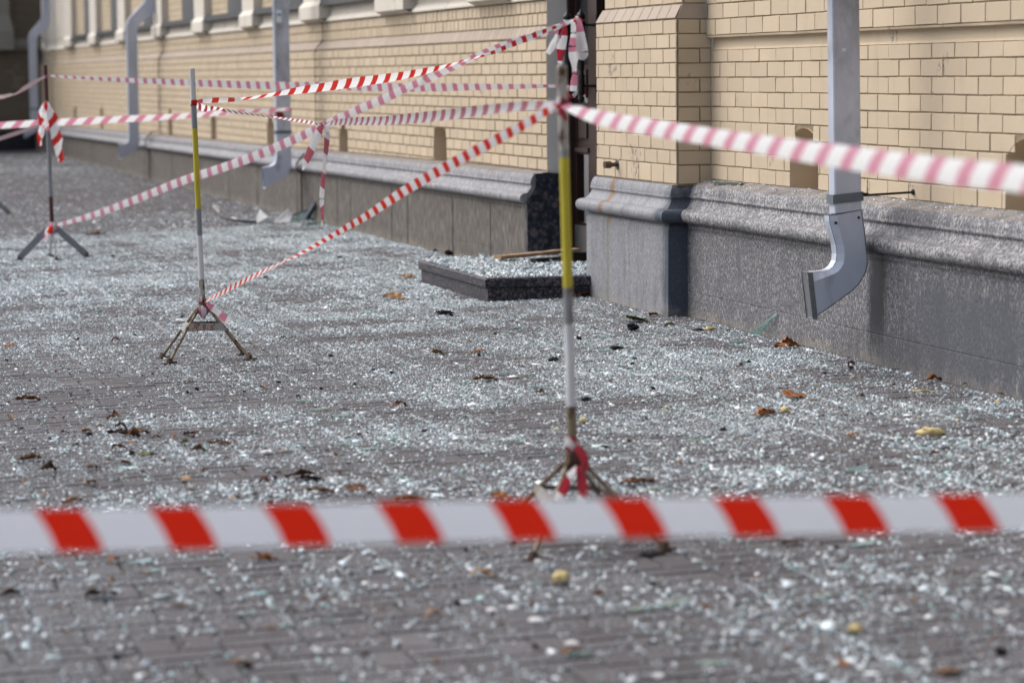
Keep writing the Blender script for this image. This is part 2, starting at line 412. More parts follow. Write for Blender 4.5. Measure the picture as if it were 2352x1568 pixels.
M_jd = simple('dark_joint_mortar', (.07, .062, .055), .9, bump=0)
# plinth: profile swept along Y.  profile = (x offset towards the street is negative, z)
PROF_LOW = [(0.0, -.12), (0.0, .135), (.003, .137), (.003, .141), (0.0, .143), (0.0, .482), (.006, .486), (.006, .492), (0.0, .496), (.004, .522)]
def torus_prof():
    p = [(.012, .524)]
    for k in range(9):   # fat torus
        a = -math.pi/2+math.pi*k/8; p.append((-.022-.034*math.cos(a)*1., .5615+.0375*math.sin(a)))
    p += [(-.006, .601)]
    for k in range(7):  # cavetto up to a small fillet
        a = k/6; p.append((-.004+.034*math.sin(a*math.pi/2)*.9, .604+.055*a))
    p += [(.018, .662), (.018, .672)]
    for k in range(5):
        a = k/4; p.append((.020+.014*a*a, .674+.05*a))
    p += [(.040, .734)]
    return p
PROF_TOP = torus_prof()
def sweep(name, prof, X, y0, y1, mat, scale=lambda y: 1, n=None, splits=(), wob=.0015):
    mb = MB(); ys = np.linspace(y0, y1, n or max(2, int(abs(y1-y0)/.25)+1))
    rows = []
    for y in ys:
        s = scale(y); rows.append([(X+dx+mnoise.noise(Vector((y*3, z*9, 1.7)))*wob, y, z*s if z > 0 else z) for dx, z in prof])
    mb.grid(rows, 0)
    return mb, rows
# right wall plinth
mb, rows = sweep('plinth', PROF_LOW, 5.0, 2.0, 15.14, M_gran_r, n=60); mb.build('plinth_slab', M_gran_r, bld)
mb, rows = sweep('plinth', PROF_TOP, 5.0, 2.0, 15.14, M_gran_r, n=90, wob=.004)
pm = mb.build('plinth_moulding', M_gran_rt, bld, True)
mb = MB(); mb.grid([[(5.04+.11*t, y, .734+.031*t+mnoise.noise(Vector((y*4, t*3, 0)))*.004) for t in (0, .3, .6, 1)] for y in np.linspace(2, 15.14, 70)])
mb.build('plinth_ledge', M_ledge, bld)
# vertical joints between the plinth blocks
mb = MB()
for y in (6.3, 8.4, 10.92, 13.05): mb.box((4.935, y-.003, .53), (5.03, y+.003, .70))
# pilaster plinth: front + both returns, mitred (profile offset outwards on the three sides)
def wrap_prof(prof, Xf, yn, yf, Xb, mat, name):
    mb = MB(); rows = []
    for dx, z in prof:
        x = Xf+dx; a = yn+dx; b = yf-dx       # dx<0 sticks out
        jit = lambda k: mnoise.noise(Vector((k*5, z*11, .3)))*.003
        n = 10
        row = [(Xb, a, z)]+[(x+.0+jit(q), a+(b-a)*q, z) for q in np.linspace(0, 1, n)]+[(Xb, b, z)]
        rows.append(row)
    mb.grid([list(r) for r in rows]); return mb.build(name, mat, bld)
PX, PYN, PYF = 4.885, 15.12, 16.75
wrap_prof([(0, -.12), (0, .48), (.004, .50), (.012, .512), (.02, .524)], PX, PYN, PYF, 5.3, M_gran_p, 'pilaster_plinth')
wrap_prof(PROF_TOP, PX, PYN, PYF, 5.3, M_gran_p, 'pilaster_moulding')
mb = MB(); mb.face([(PX+.038, PYN+.038, .734), (5.3, PYN+.038, .74), (5.3, PYF-.038, .74), (PX+.038, PYF-.038, .734)]); mb.build('pilaster_ledge', M_ledge, bld)
# left wall plinth, growing lower towards the far end
def sL(y): return .93-.0075*(y-18.6)
mb, _ = sweep('p', PROF_LOW, 5.0, 18.56, 60, M_gran_l, sL, n=80); mb.build('plinth_slab', M_gran_l, bld)
mb, _ = sweep('p', PROF_TOP, 5.0, 18.56, 60, M_gran_lt, sL, n=80, wob=.006); mb.face([(5.0+dx, 18.557, z*sL(18.56)) for dx, z in PROF_TOP]+[(5.3, 18.557, .734*sL(18.56)), (5.3, 18.557, .524*sL(18.56))]); mb.build('plinth_moulding', M_gran_lt, bld, True)
mb = MB(); mb.grid([[(5.04, y, .734*sL(y)), (5.16, y, .755*sL(y))] for y in np.linspace(18.56, 60, 30)]); mb.build('plinth_ledge', M_ledge, bld)
mb = MB()   # dark upright joints of the slabs
for y in (19.6, 20.75, 22.3, 22.9, 24.6, 25.2, 25.9, 27.2, 29.5, 31.4, 33.6, 36, 38.6, 41.5, 45, 49):
    mb = MB(); mb.box((4.996, y-.003, -.05), (5.02, y+.003, .485*sL(y))); mb.build('slab_joint', M_jd, bld)
mb = MB(); mb.face([(5.0, 18.558, -.1), (5.3, 18.558, -.1), (5.3, 18.558, .45), (5.0, 18.558, .45)])
mb.build('plinth_slab', M_gran_d, bld)

# brickwork: every brick a raised, slightly uneven block in front of the joint plane
def bricks(mb, X, y0, y1, lines, L=.257, flip=0, niches=(), zbot=None, axis='y', gw=1., depth=.0055):
    """courses between consecutive heights in lines; niches = (y centre, half width, z spring, z top)"""
    for r in range(len(lines)-1):
        z0, z1 = lines[r], lines[r+1]
        off = (r % 2)*.5*L+flip*.13
        k = -1
        segs = []
        yy = y0-(L-off % L)
        while yy < y1:
            segs.append((max(yy, y0), min(yy+L, y1))); yy += L*1.0
        for a, b in segs:
            if b-a < .03: continue
            parts = [(a, b)]
            for yc, hw, zs, zt in niches:
                zm = (z0+z1)/2
                if zm > zt: continue
                h = hw if zm < zs else hw*math.sqrt(max(0, 1-((zm-zs)/(zt-zs))**2))
                npp = []
                for p, q in parts:
                    if q <= yc-h or p >= yc+h: npp.append((p, q)); continue
                    if p < yc-h: npp.append((p, yc-h))
                    if q > yc+h: npp.append((yc+h, q))
                parts = npp
            for p, q in parts:
                if q-p < .02: continue
                zb = z0
                if zbot:
                    zb = max(z0, zbot((p+q)/2)); 
                    if z1-zb < .015: continue
                j = lambda s=.0016: random.uniform(-s, s)
                gp = .0032*gw; c = .0028; dd = depth+j(.0014)
                ylo, yhi = p+gp, q-gp; zl, zh = zb+gp*.8, z1-gp*.8
                B = [(ylo+j(), zl+j()), (yhi+j(), zl+j()), (yhi+j(), zh+j()), (ylo+j(), zh+j())]
                T = [(ylo+c, zl+c), (yhi-c, zl+c), (yhi-c, zh-c), (ylo+c, zh-c)]
                T = [(T[i][0]+(B[i][0]-(ylo, yhi, yhi, ylo)[i]), T[i][1]+(B[i][1]-(zl, zl, zh, zh)[i])) for i in range(4)]
                def P(u, z, d):
                    return (X-d, u, z) if axis == 'y' else (u, X-d, z)
                n = len(mb.v); mb.v += [P(u, z, 0) for u, z in B]+[P(u, z, dd+j(.0008)) for u, z in T]
                for f in ((4, 7, 6, 5), (0, 4, 5, 1), (1, 5, 6, 2), (2, 6, 7, 3), (3, 7, 4, 0)):
                    mb.f.append(tuple(n+i for i in f)); mb.m.append(0); mb.uv.append(None)
def backing(mb, X, y0, y1, z0, z1, niches=(), mi=1):
    ys = sorted([n for n in niches if y0 < n[0] < y1]); cur = y0
    for yc, hw, zs, zt in ys:
        mb.face([(X, cur, z0), (X, yc-hw, z0), (X, yc-hw, z1), (X, cur, z1)], mi)
        arc = [(X, yc-hw*math.cos(t), zs+(zt-zs)*math.sin(t)) for t in np.linspace(0, math.pi, 15)]
        for i in range(14): mb.face([arc[i], arc[i+1], (X, arc[i+1][1], z1), (X, arc[i][1], z1)], mi)
        cur = yc+hw
    mb.face([(X, cur, z0), (X, y1, z0), (X, y1, z1), (X, cur, z1)], mi)
def niche(name, X, n, z0, depth=.15):
    yc, hw, zs, zt = n; mb = MB()
    prof = [(yc-hw, z0)]+[(yc-hw*math.cos(t), zs+(zt-zs)*math.sin(t)) for t in np.linspace(0, math.pi, 15)]+[(yc+hw, z0)]
    mb.grid([[(X-.006, y, z) for y, z in prof], [(X+depth, y, z) for y, z in prof]])
    mb.face([(X+depth, y, z) for y, z in prof])
    mb.face([(X-.006, yc-hw, z0), (X-.006, yc+hw, z0), (X+depth, yc+hw, z0), (X+depth, yc-hw, z0)])
    return mb.build(name, M_brick, bld)
pitch = .0815
low = [.7635+pitch*k for k in range(9)]+[1.487]
nR = [(11.0-2.62*1, .23, .96, 1.075), (10.98, .23, .96, 1.075), (13.66, .20, .96, 1.075)]
# right wall below the string line
mb = MB(); bricks(mb, 5.15, 2.0, 15.137, low+[], niches=nR); bricks(mb, 5.15, 2, 15.137, [1.4155, 1.487]) if False else None
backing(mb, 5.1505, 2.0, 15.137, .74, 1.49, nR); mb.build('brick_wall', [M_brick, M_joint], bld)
for n in nR: niche('vent_niche', 5.15, n, .745)
# smooth band + overhanging upper part
mb = MB()
ys = np.linspace(2, 15.137, 110)
mb.grid([[(5.146, y, 1.487), (5.152, y, 1.491), (5.156, y, 1.50), (5.158, y, 1.54+mnoise.noise(Vector((y*2, 0, 0)))*.003), (5.154, y, 1.552+mnoise.noise(Vector((y*5, 0, 0)))*.003), (5.120+mnoise.noise(Vector((y*4, 3, 0)))*.003, y, 1.556+mnoise.noise(Vector((y*3, 9, 0)))*.003), (5.117, y, 1.566)] for y in ys])
mb.build('plaster_band', M_brick, bld)
up = [1.566, 1.656]+[1.656+.083*k for k in range(1, 30)]
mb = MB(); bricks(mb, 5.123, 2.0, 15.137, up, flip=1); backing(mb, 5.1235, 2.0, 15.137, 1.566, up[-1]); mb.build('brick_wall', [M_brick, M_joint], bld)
# pilaster
pl = [.738]+[.7635+pitch*k for k in range(1, 12)]
mb = MB(); bricks(mb, 4.945, 15.137, 16.71, pl, L=.235); backing(mb, 4.9455, 15.137, 16.71, .73, 1.665)
bricks(mb, 15.142, 4.95, 5.15, pl, L=.5, axis='x', flip=1); mb.face([(4.945, 15.1425, .73), (5.15, 15.1425, .73), (5.15, 15.1425, 1.665), (4.945, 15.1425, 1.665)], 1)
mb.face([(4.945, 16.71, .73), (5.35, 16.71, .73), (5.35, 16.71, 1.665), (4.945, 16.71, 1.665)], 1)
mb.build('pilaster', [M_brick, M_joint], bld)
# sloping brick course on the pilaster
mb = MB()
n = 9
for k in range(n):
    a0 = 15.137+(16.71-15.137)*k/n; a1 = 15.137+(16.71-15.137)*(k+1)/n
    sh = .028
    def q(y, t): return y+(sh*t if True else 0)*(1-(y-15.137)/1.573)
    x0, x1 = 4.940, 4.985
    mb.face([(x0-.004, a0+.004, 1.668), (x0-.004, a1-.004, 1.668), (x1-.004, q(a1, 1)-.004, 1.742), (x1-.004, q(a0, 1)+.004, 1.742)])
mb.face([(4.941, 15.137, 1.662), (4.941, 16.71, 1.662), (4.987, 16.68, 1.746), (4.987, 15.15, 1.746)], 1)
mb.face([(4.940, 15.137, 1.664), (4.986, 15.15, 1.746), (5.15, 15.15, 1.746), (5.15, 15.137, 1.664)], 0)
mb.face([(4.940, 16.71, 1.664), (4.986, 16.68, 1.746), (5.15, 16.68, 1.746), (5.15, 16.71, 1.664)], 0)
mb.build('pilaster_shoulder', [M_slope, M_joint], bld)
pu = [1.748+.083*k for k in range(0, 28)]
mb = MB(); bricks(mb, 4.987, 15.15, 16.66, pu, L=.235, flip=1); backing(mb, 4.9875, 15.15, 16.66, 1.74, pu[-1])
bricks(mb, 15.153, 4.99, 5.13, pu, L=.5, axis='x'); mb.face([(4.987, 15.1535, 1.74), (5.15, 15.1535, 1.74), (5.15, 15.1535, pu[-1]), (4.987, 15.1535, pu[-1])], 1)
mb.face([(4.987, 16.66, 1.74), (5.4, 16.66, 1.74), (5.4, 16.66, pu[-1]), (4.987, 16.66, pu[-1])], 1)
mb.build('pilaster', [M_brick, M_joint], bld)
# left wall
nL = [(21.76, .22, .86, .975), (25.62, .2, .80, .92), (29.5, .2, .82, .935), (33.4, .2, .82, .935), (37.1, .2, .82, .935), (41.0, .2, .80, .915), (44.9, .2, .80, .915), (48.8, .2, .78, .90)]
ll = [1.60-.0815*k for k in range(15, -1, -1)]
zb = lambda y: .756*sL(y)
mb = MB(); bricks(mb, 5.155, 18.6, 60, ll, niches=nL, zbot=zb, gw=1.9, depth=.009); backing(mb, 5.1555, 18.6, 60, .45, 1.61, nL)
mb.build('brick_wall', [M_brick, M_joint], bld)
for n in nL: niche('vent_niche', 5.155, n, .60 if n[0] < 30 else .5, .12)
mb = MB()
k = 0; y = 18.6
while y < 60:
    s = .125 if y < 35 else .25
    mb.face([(5.148, y+.004, 1.612), (5.148, y+s-.004, 1.612), (5.193, y+s+.026, 1.686), (5.193, y+.034, 1.686)]); y += s
mb.face([(5.150, 18.6, 1.604), (5.150, 60, 1.604), (5.197, 60, 1.690), (5.197, 18.6, 1.690)], 1)
mb.build('sloping_course', [M_slope, M_joint], bld)
mb = MB(); bricks(mb, 5.2, 18.6, 60, [1.69, 1.778, 1.866], L=.257*.5, gw=1.8, depth=.009); backing(mb, 5.2005, 18.6, 60, 1.68, 1.87); mb.build('brick_wall', [M_brick, M_joint], bld)
mb = MB()   # pale rendered sill zone
mb.grid([[(5.19, y, 1.868), (5.17, y, 1.872), (5.17, y, 1.885), (5.215, y, 1.935), (5.22, y, 2.06)] for y in (18.6, 30, 45, 60)])
mb.build('rendered_band', M_white, bld)
# window bays
def bay(yp0, yp1, yb1, yg, yend):
    # white pier yp0..yp1 | brick wall to yb1 is opening edge | opening | frame
    mb = MB(); a, b = yp0, yp1
    mb.box((5.13, a, 2.02), (5.24, b, 5)); mb.box((5.10, a-.06, 1.90), (5.26, b+.06, 2.02))
    mb.face([(5.10, a-.06, 2.02), (5.10, b+.06, 2.02), (5.13, b, 2.07), (5.13, a, 2.07)])
    mb.face([(5.10, a-.06, 1.90), (5.10, b+.06, 1.90), (5.17, b+.1, 1.875), (5.17, a-.1, 1.875)])
    mb.build('window_pier', M_white, bld)
for yfar, ynear in ((50.1, 49.0), (46.2, 45.3), (42.45, 41.6), (38.4, 37.65), (34.7, 33.9), (31.1, 30.35), (27.45, 26.55), (23.9, 22.9), (20.6, 19.7)):
    bay(ynear, yfar, 0, 0, 0)
pairs = [(49.0, 46.2), (45.3, 42.45), (41.6, 38.4), (37.65, 34.7), (33.9, 31.1), (30.35, 27.45), (26.55, 23.9), (22.9, 20.6)]
mb = MB(); mj = []
sections = []
prev_far = 60
for far, near in pairs:
    sections.append((far, near))
# brick strips beside openings (far part of each bay), built as upper wall with openings
def upper_bay(far, near):
    L = far-near; o0 = near+.10; o1 = near+L*.56      # opening between o0 and o1
    m2 = MB(); zs = [2.06+.083*k for k in range(36)]
    bricks(m2, 5.225, o1, far, zs, L=.13); m2.face([(5.2255, o1, 2.05), (5.2255, far, 2.05), (5.2255, far, 5), (5.2255, o1, 5)], 1)
    m2.face([(5.225, near, 2.05), (5.225, o0, 2.05), (5.225, o0, 5), (5.225, near, 5)], 0)
    m2.face([(5.225, o0, 4.6), (5.225, o1, 4.6), (5.225, o1, 5), (5.225, o0, 5)], 0)
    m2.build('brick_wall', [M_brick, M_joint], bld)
    wn = empty('window', (0, 0, 0)); wn.parent = bld; wn.location = Vector((5.45, (o0+o1)/2, 2.1))-Vector(bld.location)
    m3 = MB(); m3.face([(5.225, o1, 2.05), (5.5, o1, 2.05), (5.5, o1, 4.6), (5.225, o1, 4.6)]); m3.face([(5.225, o0, 2.05), (5.5, o0, 2.05), (5.5, o0, 4.6), (5.225, o0, 4.6)])
    m3.face([(5.225, o0, 2.05), (5.225, o1, 2.05), (5.5, o1, 2.05), (5.5, o0, 2.05)]); m3.face([(5.225, o0, 4.6), (5.225, o1, 4.6), (5.5, o1, 4.6), (5.5, o0, 4.6)])
    m3.build('reveal', M_reveal, wn)
    m4 = MB()
    for y0_, y1_ in ((o0, o0+.09), (o1-.09, o1), ((o0+o1)/2-.05, (o0+o1)/2+.05)): m4.box((5.42, y0_+.002, 2.08), (5.48, y1_-.002, 4.58))
    for z0_, z1_ in ((2.07, 2.16), (3.6, 3.68), (4.5, 4.595)): m4.box((5.425, o0+.004, z0_), (5.475, o1-.004, z1_))
    m4.build('window_frame', M_frame, wn)
    m5 = MB(); m5.face([(5.465, o0, 2.1), (5.465, o1, 2.1), (5.465, o1, 4.6), (5.465, o0, 4.6)]); m5.build('pane', M_pane2, wn)
    m6 = MB(); m6.box((5.13, o0-.12, 2.045), (5.42, far-.02, 2.075)); m6.box((5.125, o0-.12, 2.02), (5.135, far-.02, 2.08)); m6.build('window_sill', M_sill, wn)
for far, near in pairs: upper_bay(far, near)
mb = MB(); mb.box((5.21, 50.1, 2.06), (5.5, 60, 5)); mb.build('rendered_wall', M_white, bld)
mb = MB(); mb.box((5.21, 18.6, 2.06), (5.5, 19.7, 5)); mb.build('rendered_wall', M_white, bld)
# upright dark joints between wall sections
for y in (26.95, 38.15):
    mb = MB(); mb.tube([(4.998, y, -.05), (4.998, y, .43)], .012, 6); mb.tube([(4.998, y, .43), (4.95, y, .46), (4.95, y, .52), (5.03, y, .62), (5.15, y, .66), (5.148, y, 1.605), (5.195, y-.175, 1.70), (5.195, y-.175, 1.86), (5.16, y-.175, 1.88), (5.215, y-.175, 2.3)], .009, 6)
    mb.build('wall_joint', M_jd, bld)

# doorway
mb = MB()
mb.face([(5.145, 18.58, .69), (5.30, 18.58, .69), (5.30, 18.58, 3.4), (5.145, 18.58, 3.4)])
mb.box((5.06, 18.585, .69), (5.145, 18.61, 1.60)) if False else None
mb.build('door_jamb', M_reveal, bld)
mb = MB(); a = [(4.99, -.1), (4.99, .44), (4.985, .50), (5.03, .56), (5.05, .60), (5.05, .69), (5.31, .69), (5.31, -.1)]
mb.face([(x, 18.545, z) for x, z in a]); mb.grid([[(x, 18.545, z) for x, z in a], [(x, 18.60, z) for x, z in a]]); mb.build('jamb_plinth', M_gran_d, bld)
mb = MB(); mb.face([(4.95, 16.72, 2.9), (5.6, 16.72, 2.9), (5.6, 18.58, 2.9), (4.95, 18.58, 2.9)]); mb.face([(4.95, 16.66, 2.9), (4.95, 18.6, 2.9), (4.95, 18.6, 4), (4.95, 16.66, 4)])
mb.face([(5.4, 16.70, -.1), (5.4, 16.70, 3), (6.6, 16.70, 3), (6.6, 16.70, -.1)]); mb.build('door_head', M_reveal, bld)
mb = MB(); mb.face([(6.6, 16.7, -.1), (6.6, 20, -.1), (6.6, 20, 3), (6.6, 16.7, 3)]); mb.face([(5.55, 18.7, -.1), (6.6, 18.7, -.1), (6.6, 18.7, 3), (5.55, 18.7, 3)]); mb.face([(5.5, 16.7, .1), (6.6, 16.7, .1), (6.6, 18.7, .1), (5.5, 18.7, .1)])
mb.face([(5.56, 16.7, 0), (5.56, 18.75, 0), (5.56, 18.75, 3), (5.56, 16.7, 3)]); mb.build('dark_hallway', M_void, bld)
door = empty('door', Vector((5.4, 17.9, .12))-Vector(bld.location)); door.parent = bld
door['label'] = 'dark brown panelled door with its lowest panel blown out'
mb = MB(); mb.box((5.285, 18.545, .125), (5.36, 18.578, 2.9)); mb.box((5.27, 16.72, 2.75), (5.36, 18.545, 2.9)); mb.build('door_frame', M_door, door)
DX = 5.33
mb = MB(); mb.box((DX, 18.50, .125), (DX+.05, 18.543, 2.74)); mb.box((DX, 18.02, .125), (DX+.05, 18.22, 2.74))
for z0, z1 in ((.125, .36), (.82, .90), (1.10, 1.17), (2.62, 2.74)): mb.box((DX+.002, 18.22, z0), (DX+.048, 18.50, z1))
mb.build('door_leaf', M_door, door)
for z0, z1 in ((.90, 1.10), (1.17, 1.42)):
    mb = MB(); mb.box((DX+.012, 18.22, z0), (DX+.03, 18.50, z1)); mb.box((DX-.004, 18.26, z0+.03), (DX+.012, 18.46, z1-.03)); mb.build('door_panel', M_doorp, door)
for z0 in (.835, 1.115): mb = MB(); mb.box((DX-.014, 18.20, z0), (DX, 18.52, z0+.03)); mb.build('moulding', M_doorp, door)
mb = MB(); mb.box((DX-.008, 18.03, .13), (DX-.001, 18.54, .34)); mb.build('kick_plate', simple('scuffed_kick_plate', (.10, .095, .09), .6), door)
mb = MB(); mb.face([(DX+.03, 18.22, 1.42), (DX+.03, 18.50, 1.42), (DX+.03, 18.50, 2.62), (DX+.03, 18.22, 2.62)]); mb.build('pane', M_pane2, door)
mb = MB(); mb.box((DX, 16.74, .125), (DX+.05, 16.86, 2.74)); mb.build('door_leaf', M_door, door)
HX = 5.215
def handle(px):
    p = WX(px, 60, HX); y = p.y; mb = MB()
    prof = [(1.17, .004), (1.18, .014), (1.20, .021), (1.215, .012), (1.23, .019), (1.245, .021), (1.27, .016), (1.30, .024), (1.325, .014), (1.345, .024), (1.365, .014), (1.40, .019), (1.5, .021), (1.6, .019), (1.64, .015), (1.655, .026), (1.67, .015), (1.685, .028), (1.70, .026), (1.715, .014), (1.725, .024), (1.74, .026), (1.755, .018), (1.77, .006), (1.785, .003)]
    mb.tube([(HX, y, z) for z, r in prof], [r*1.15 for z, r in prof], 14)
    for z in (1.28, 1.68): mb.tube([(HX, y, z), (HX+.06, y-.005, z), (DX, y-.01, z)], [.011, .009, .014], 8); mb.tube([(DX-.008, y-.01, z-.07), (DX-.006, y-.01, z+.07)], .012, 8)
    return mb.build('pull_handle', M_black, door, True), Vector((HX, y, 1.66))
_, H1 = handle(1303); _, H2 = handle(1334)

# rusty pipe stub on the pilaster
mb = MB(); s0 = WX(1419, 378, 4.94); mb.tube([s0+Vector((.02, 0, 0)), s0+Vector((-.075, -.02, 0))], [.013, .013], 12); mb.tube([s0+Vector((-.05, -.015, 0)), s0+Vector((-.09, -.022, 0))], [.022, .021], 10)
mb.tube([s0+Vector((.003, 0, 0)), s0+Vector((-.006, 0, 0))], [.04, .03], 9)
tag(mb.build('pipe_stub', metal_paint('rusted_stub', (.07, .045, .035), .4), None, True, loc=s0), 'short rusty brown pipe stub sticking out of the beige brick pilaster', 'pipe')

# granite doorstep
st = empty('doorstep', (4.8, 17.4, 0), 'dark granite doorstep slab before the doorway, covered with shattered glass', 'step')
mb = MB(); Y0, Y1, Xs = 16.66, 18.50, 4.215
def slab(mb, x0, y0, x1, y1, z0, z1, r=.008):
    prof = [(r*1.2, z0), (0, z0+r), (0, z1-r), (r, z1)]
    mb.grid([[(x1, y0+d, z), (x0+d, y0+d, z), (x0+d, y1-d, z), (x1, y1-d, z)] for d, z in prof])
    mb.face([(x0+r, y0+r, z1), (x1, y0+r, z1), (x1, y1-r, z1), (x0+r, y1-r, z1)])
slab(mb, Xs, Y0, 4.9, Y1, .062, .125); mb.box((4.9, Y0+.12, .0), (5.5, 18.54, .1235)); mb.build('step_slab', M_gran_s, st)
mb = MB(); mb.box((Xs+.018, Y0+.018, -.08), (4.9, Y1-.018, .062)); mb.build('step_base', M_gran_s, st)

# ------------------------------------------------------------ far wing across the end
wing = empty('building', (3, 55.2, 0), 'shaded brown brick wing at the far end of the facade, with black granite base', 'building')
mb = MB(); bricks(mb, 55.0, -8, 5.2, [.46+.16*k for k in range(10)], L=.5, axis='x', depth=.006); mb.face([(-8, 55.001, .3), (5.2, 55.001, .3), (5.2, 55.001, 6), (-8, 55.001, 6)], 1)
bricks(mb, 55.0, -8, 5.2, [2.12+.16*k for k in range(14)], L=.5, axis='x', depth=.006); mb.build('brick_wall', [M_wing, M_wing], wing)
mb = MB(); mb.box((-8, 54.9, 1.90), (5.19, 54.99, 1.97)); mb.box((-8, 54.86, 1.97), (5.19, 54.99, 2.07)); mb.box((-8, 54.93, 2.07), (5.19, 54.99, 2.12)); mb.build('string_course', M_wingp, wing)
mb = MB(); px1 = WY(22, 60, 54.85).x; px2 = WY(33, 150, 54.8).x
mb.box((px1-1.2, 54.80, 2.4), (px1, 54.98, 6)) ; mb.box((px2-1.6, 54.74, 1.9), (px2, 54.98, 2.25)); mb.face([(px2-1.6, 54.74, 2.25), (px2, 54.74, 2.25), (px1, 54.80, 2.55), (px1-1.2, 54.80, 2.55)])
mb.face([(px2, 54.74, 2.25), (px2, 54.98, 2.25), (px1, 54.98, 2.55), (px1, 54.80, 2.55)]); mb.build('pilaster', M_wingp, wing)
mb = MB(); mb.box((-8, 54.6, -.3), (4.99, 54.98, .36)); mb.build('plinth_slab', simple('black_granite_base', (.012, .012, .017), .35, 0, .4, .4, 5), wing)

# ============================================================ DOWNPIPES
def duct(mb, path, wid, y0, y1, taper=None):
    """rectangular duct: path of (xi,zi,xo,zo) inner/outer edge pairs in the XZ plane, extruded between y0 and y1"""
    rows = [[(xi, y0+.018, zi), (xi+(xo-xi)*.22, y0, zi+(zo-zi)*.22), (xo, y0, zo), (xo, y1, zo), (xi, y1, zi)] for xi, zi, xo, zo in path]
    mb.grid(rows, 0, True)
def seam(mb, pts, r=.0022): mb.tube(pts, r, 6)
Yp = 12.218; DEP = .075
dp = empty('downpipe', (4.82, Yp, .7), 'large grey square sheet metal downpipe with flared elbow, near right by the granite plinth', 'downpipe', 'grey downpipes on the facade')
el = [(4.733, .700, 4.885, .722), (4.735, .674, 4.887, .695), (4.750, .62, 4.898, .63), (4.766, .565, 4.905, .56), (4.771, .525, 4.911, .515), (4.767, .49, 4.912, .475), (4.752, .465, 4.904, .440), (4.735, .452, 4.890, .412), (4.715, .446, 4.868, .382), (4.69, .443, 4.835, .352), (4.655, .441, 4.745, .292), (4.622, .439, 4.648, .231)]
mb = MB(); duct(mb, el, 0, Yp, Yp+DEP); o = mb.build('elbow', M_pipe, dp)
so = o.modifiers.new('s', 'SOLIDIFY'); so.thickness = .003
mb = MB()
seam(mb, [(xi, Yp+.017, zi) for xi, zi, xo, zo in el]); seam(mb, [(xo, Yp-.001, zo) for xi, zi, xo, zo in el], .003)
seam(mb, [(el[0][0], Yp-.001, el[0][1]+.004), (el[0][2], Yp-.001, el[0][3]+.004)], .002)
mb.build('seam', simple('dark_seam', (.10, .105, .12), .6), dp, True)
mb = MB()   # collar round the outlet
xa, za, xb, zb_ = el[-1]
for dx in (0,):
    mb.grid([[(xa-.004+o_, Yp-.004, za+.004), (xb-.004+o_, Yp-.004, zb_-.004), (xb-.004+o_, Yp+DEP+.004, zb_-.004), (xa-.004+o_, Yp+DEP+.004, za+.004)] for o_ in (0, .026)], 0, True)
mb.build('outlet_collar', simple('dark_grey_collar', (.17, .18, .20), .5, .3), dp)
mb = MB(); mb.face([(xa+.001, Yp+.0, za-.001), (xb+.001, Yp+.0, zb_+.001), (xb+.001, Yp+DEP, zb_+.001), (xa+.001, Yp+DEP, za-.001)]); mb.build('outlet_flap', simple('dull_outlet_sheet', (.15, .16, .175), .6, .2), dp)
# straight shaft, slightly out of plumb
def rect_shaft(mb, c0, c1, r=.005):
    rows = []
    for (x0, x1, z) in (c0, c1):
        pts = [(x0+r, Yp), (x1-r, Yp), (x1, Yp+r), (x1, Yp+DEP-r), (x1-r, Yp+DEP), (x0+r, Yp+DEP), (x0, Yp+DEP-r), (x0, Yp+r)]
        rows.append([(x, y, z) for x, y in pts])
    mb.grid(rows, 0, True)
mb = MB(); zs = np.linspace(.712, 3.5, 12)
for a, b in zip(zs[:-1], zs[1:]):
    f = lambda z: (4.752-.0145*(z-.79), 4.885-.0155*(z-.79), z)
    rect_shaft(mb, f(a), f(b))
o = mb.build('shaft', M_pipe, dp)
mb = MB(); mb.box((4.724, Yp-.003, .768), (4.736, Yp+DEP+.004, .806)) if False else None
xl, xr = 4.742, 4.892
mb.grid([[(xl, Yp-.006, z), (xr, Yp-.006, z+.012), (xr, Yp+DEP+.005, z+.012), (xl, Yp+DEP+.005, z)] for z in (.755, .797)], 0, True)
mb.tube([(xl+.035, Yp-.009, .779), (xl+.035, Yp-.002, .779)], .007, 10)
mb.build('clamp', M_clamp, dp)
mb = MB(); mb.tube([(4.895, Yp, .792), (5.14, Yp, .802)], .0055, 10); mb.tube([(5.135, Yp, .802), (5.15, Yp, .802)], .014, 8); mb.box((4.885, Yp-.01, .798), (4.915, Yp+.02, .803))
mb.build('clamp_rod', M_black, dp)
for x, z in ((4.757, .668), (4.869, .690)): mb = MB(); mb.tube([(x, Yp-.005, z), (x, Yp+.002, z)], .0065, 10); mb.build('rivet', M_black, dp)
mb = MB(); mb.face([(4.785, Yp-.0015, 1.452), (4.806, Yp-.0015, 1.454), (4.805, Yp-.0015, 1.468), (4.786, Yp-.0015, 1.466)]); mb.build('paper_scrap', M_stick, dp)

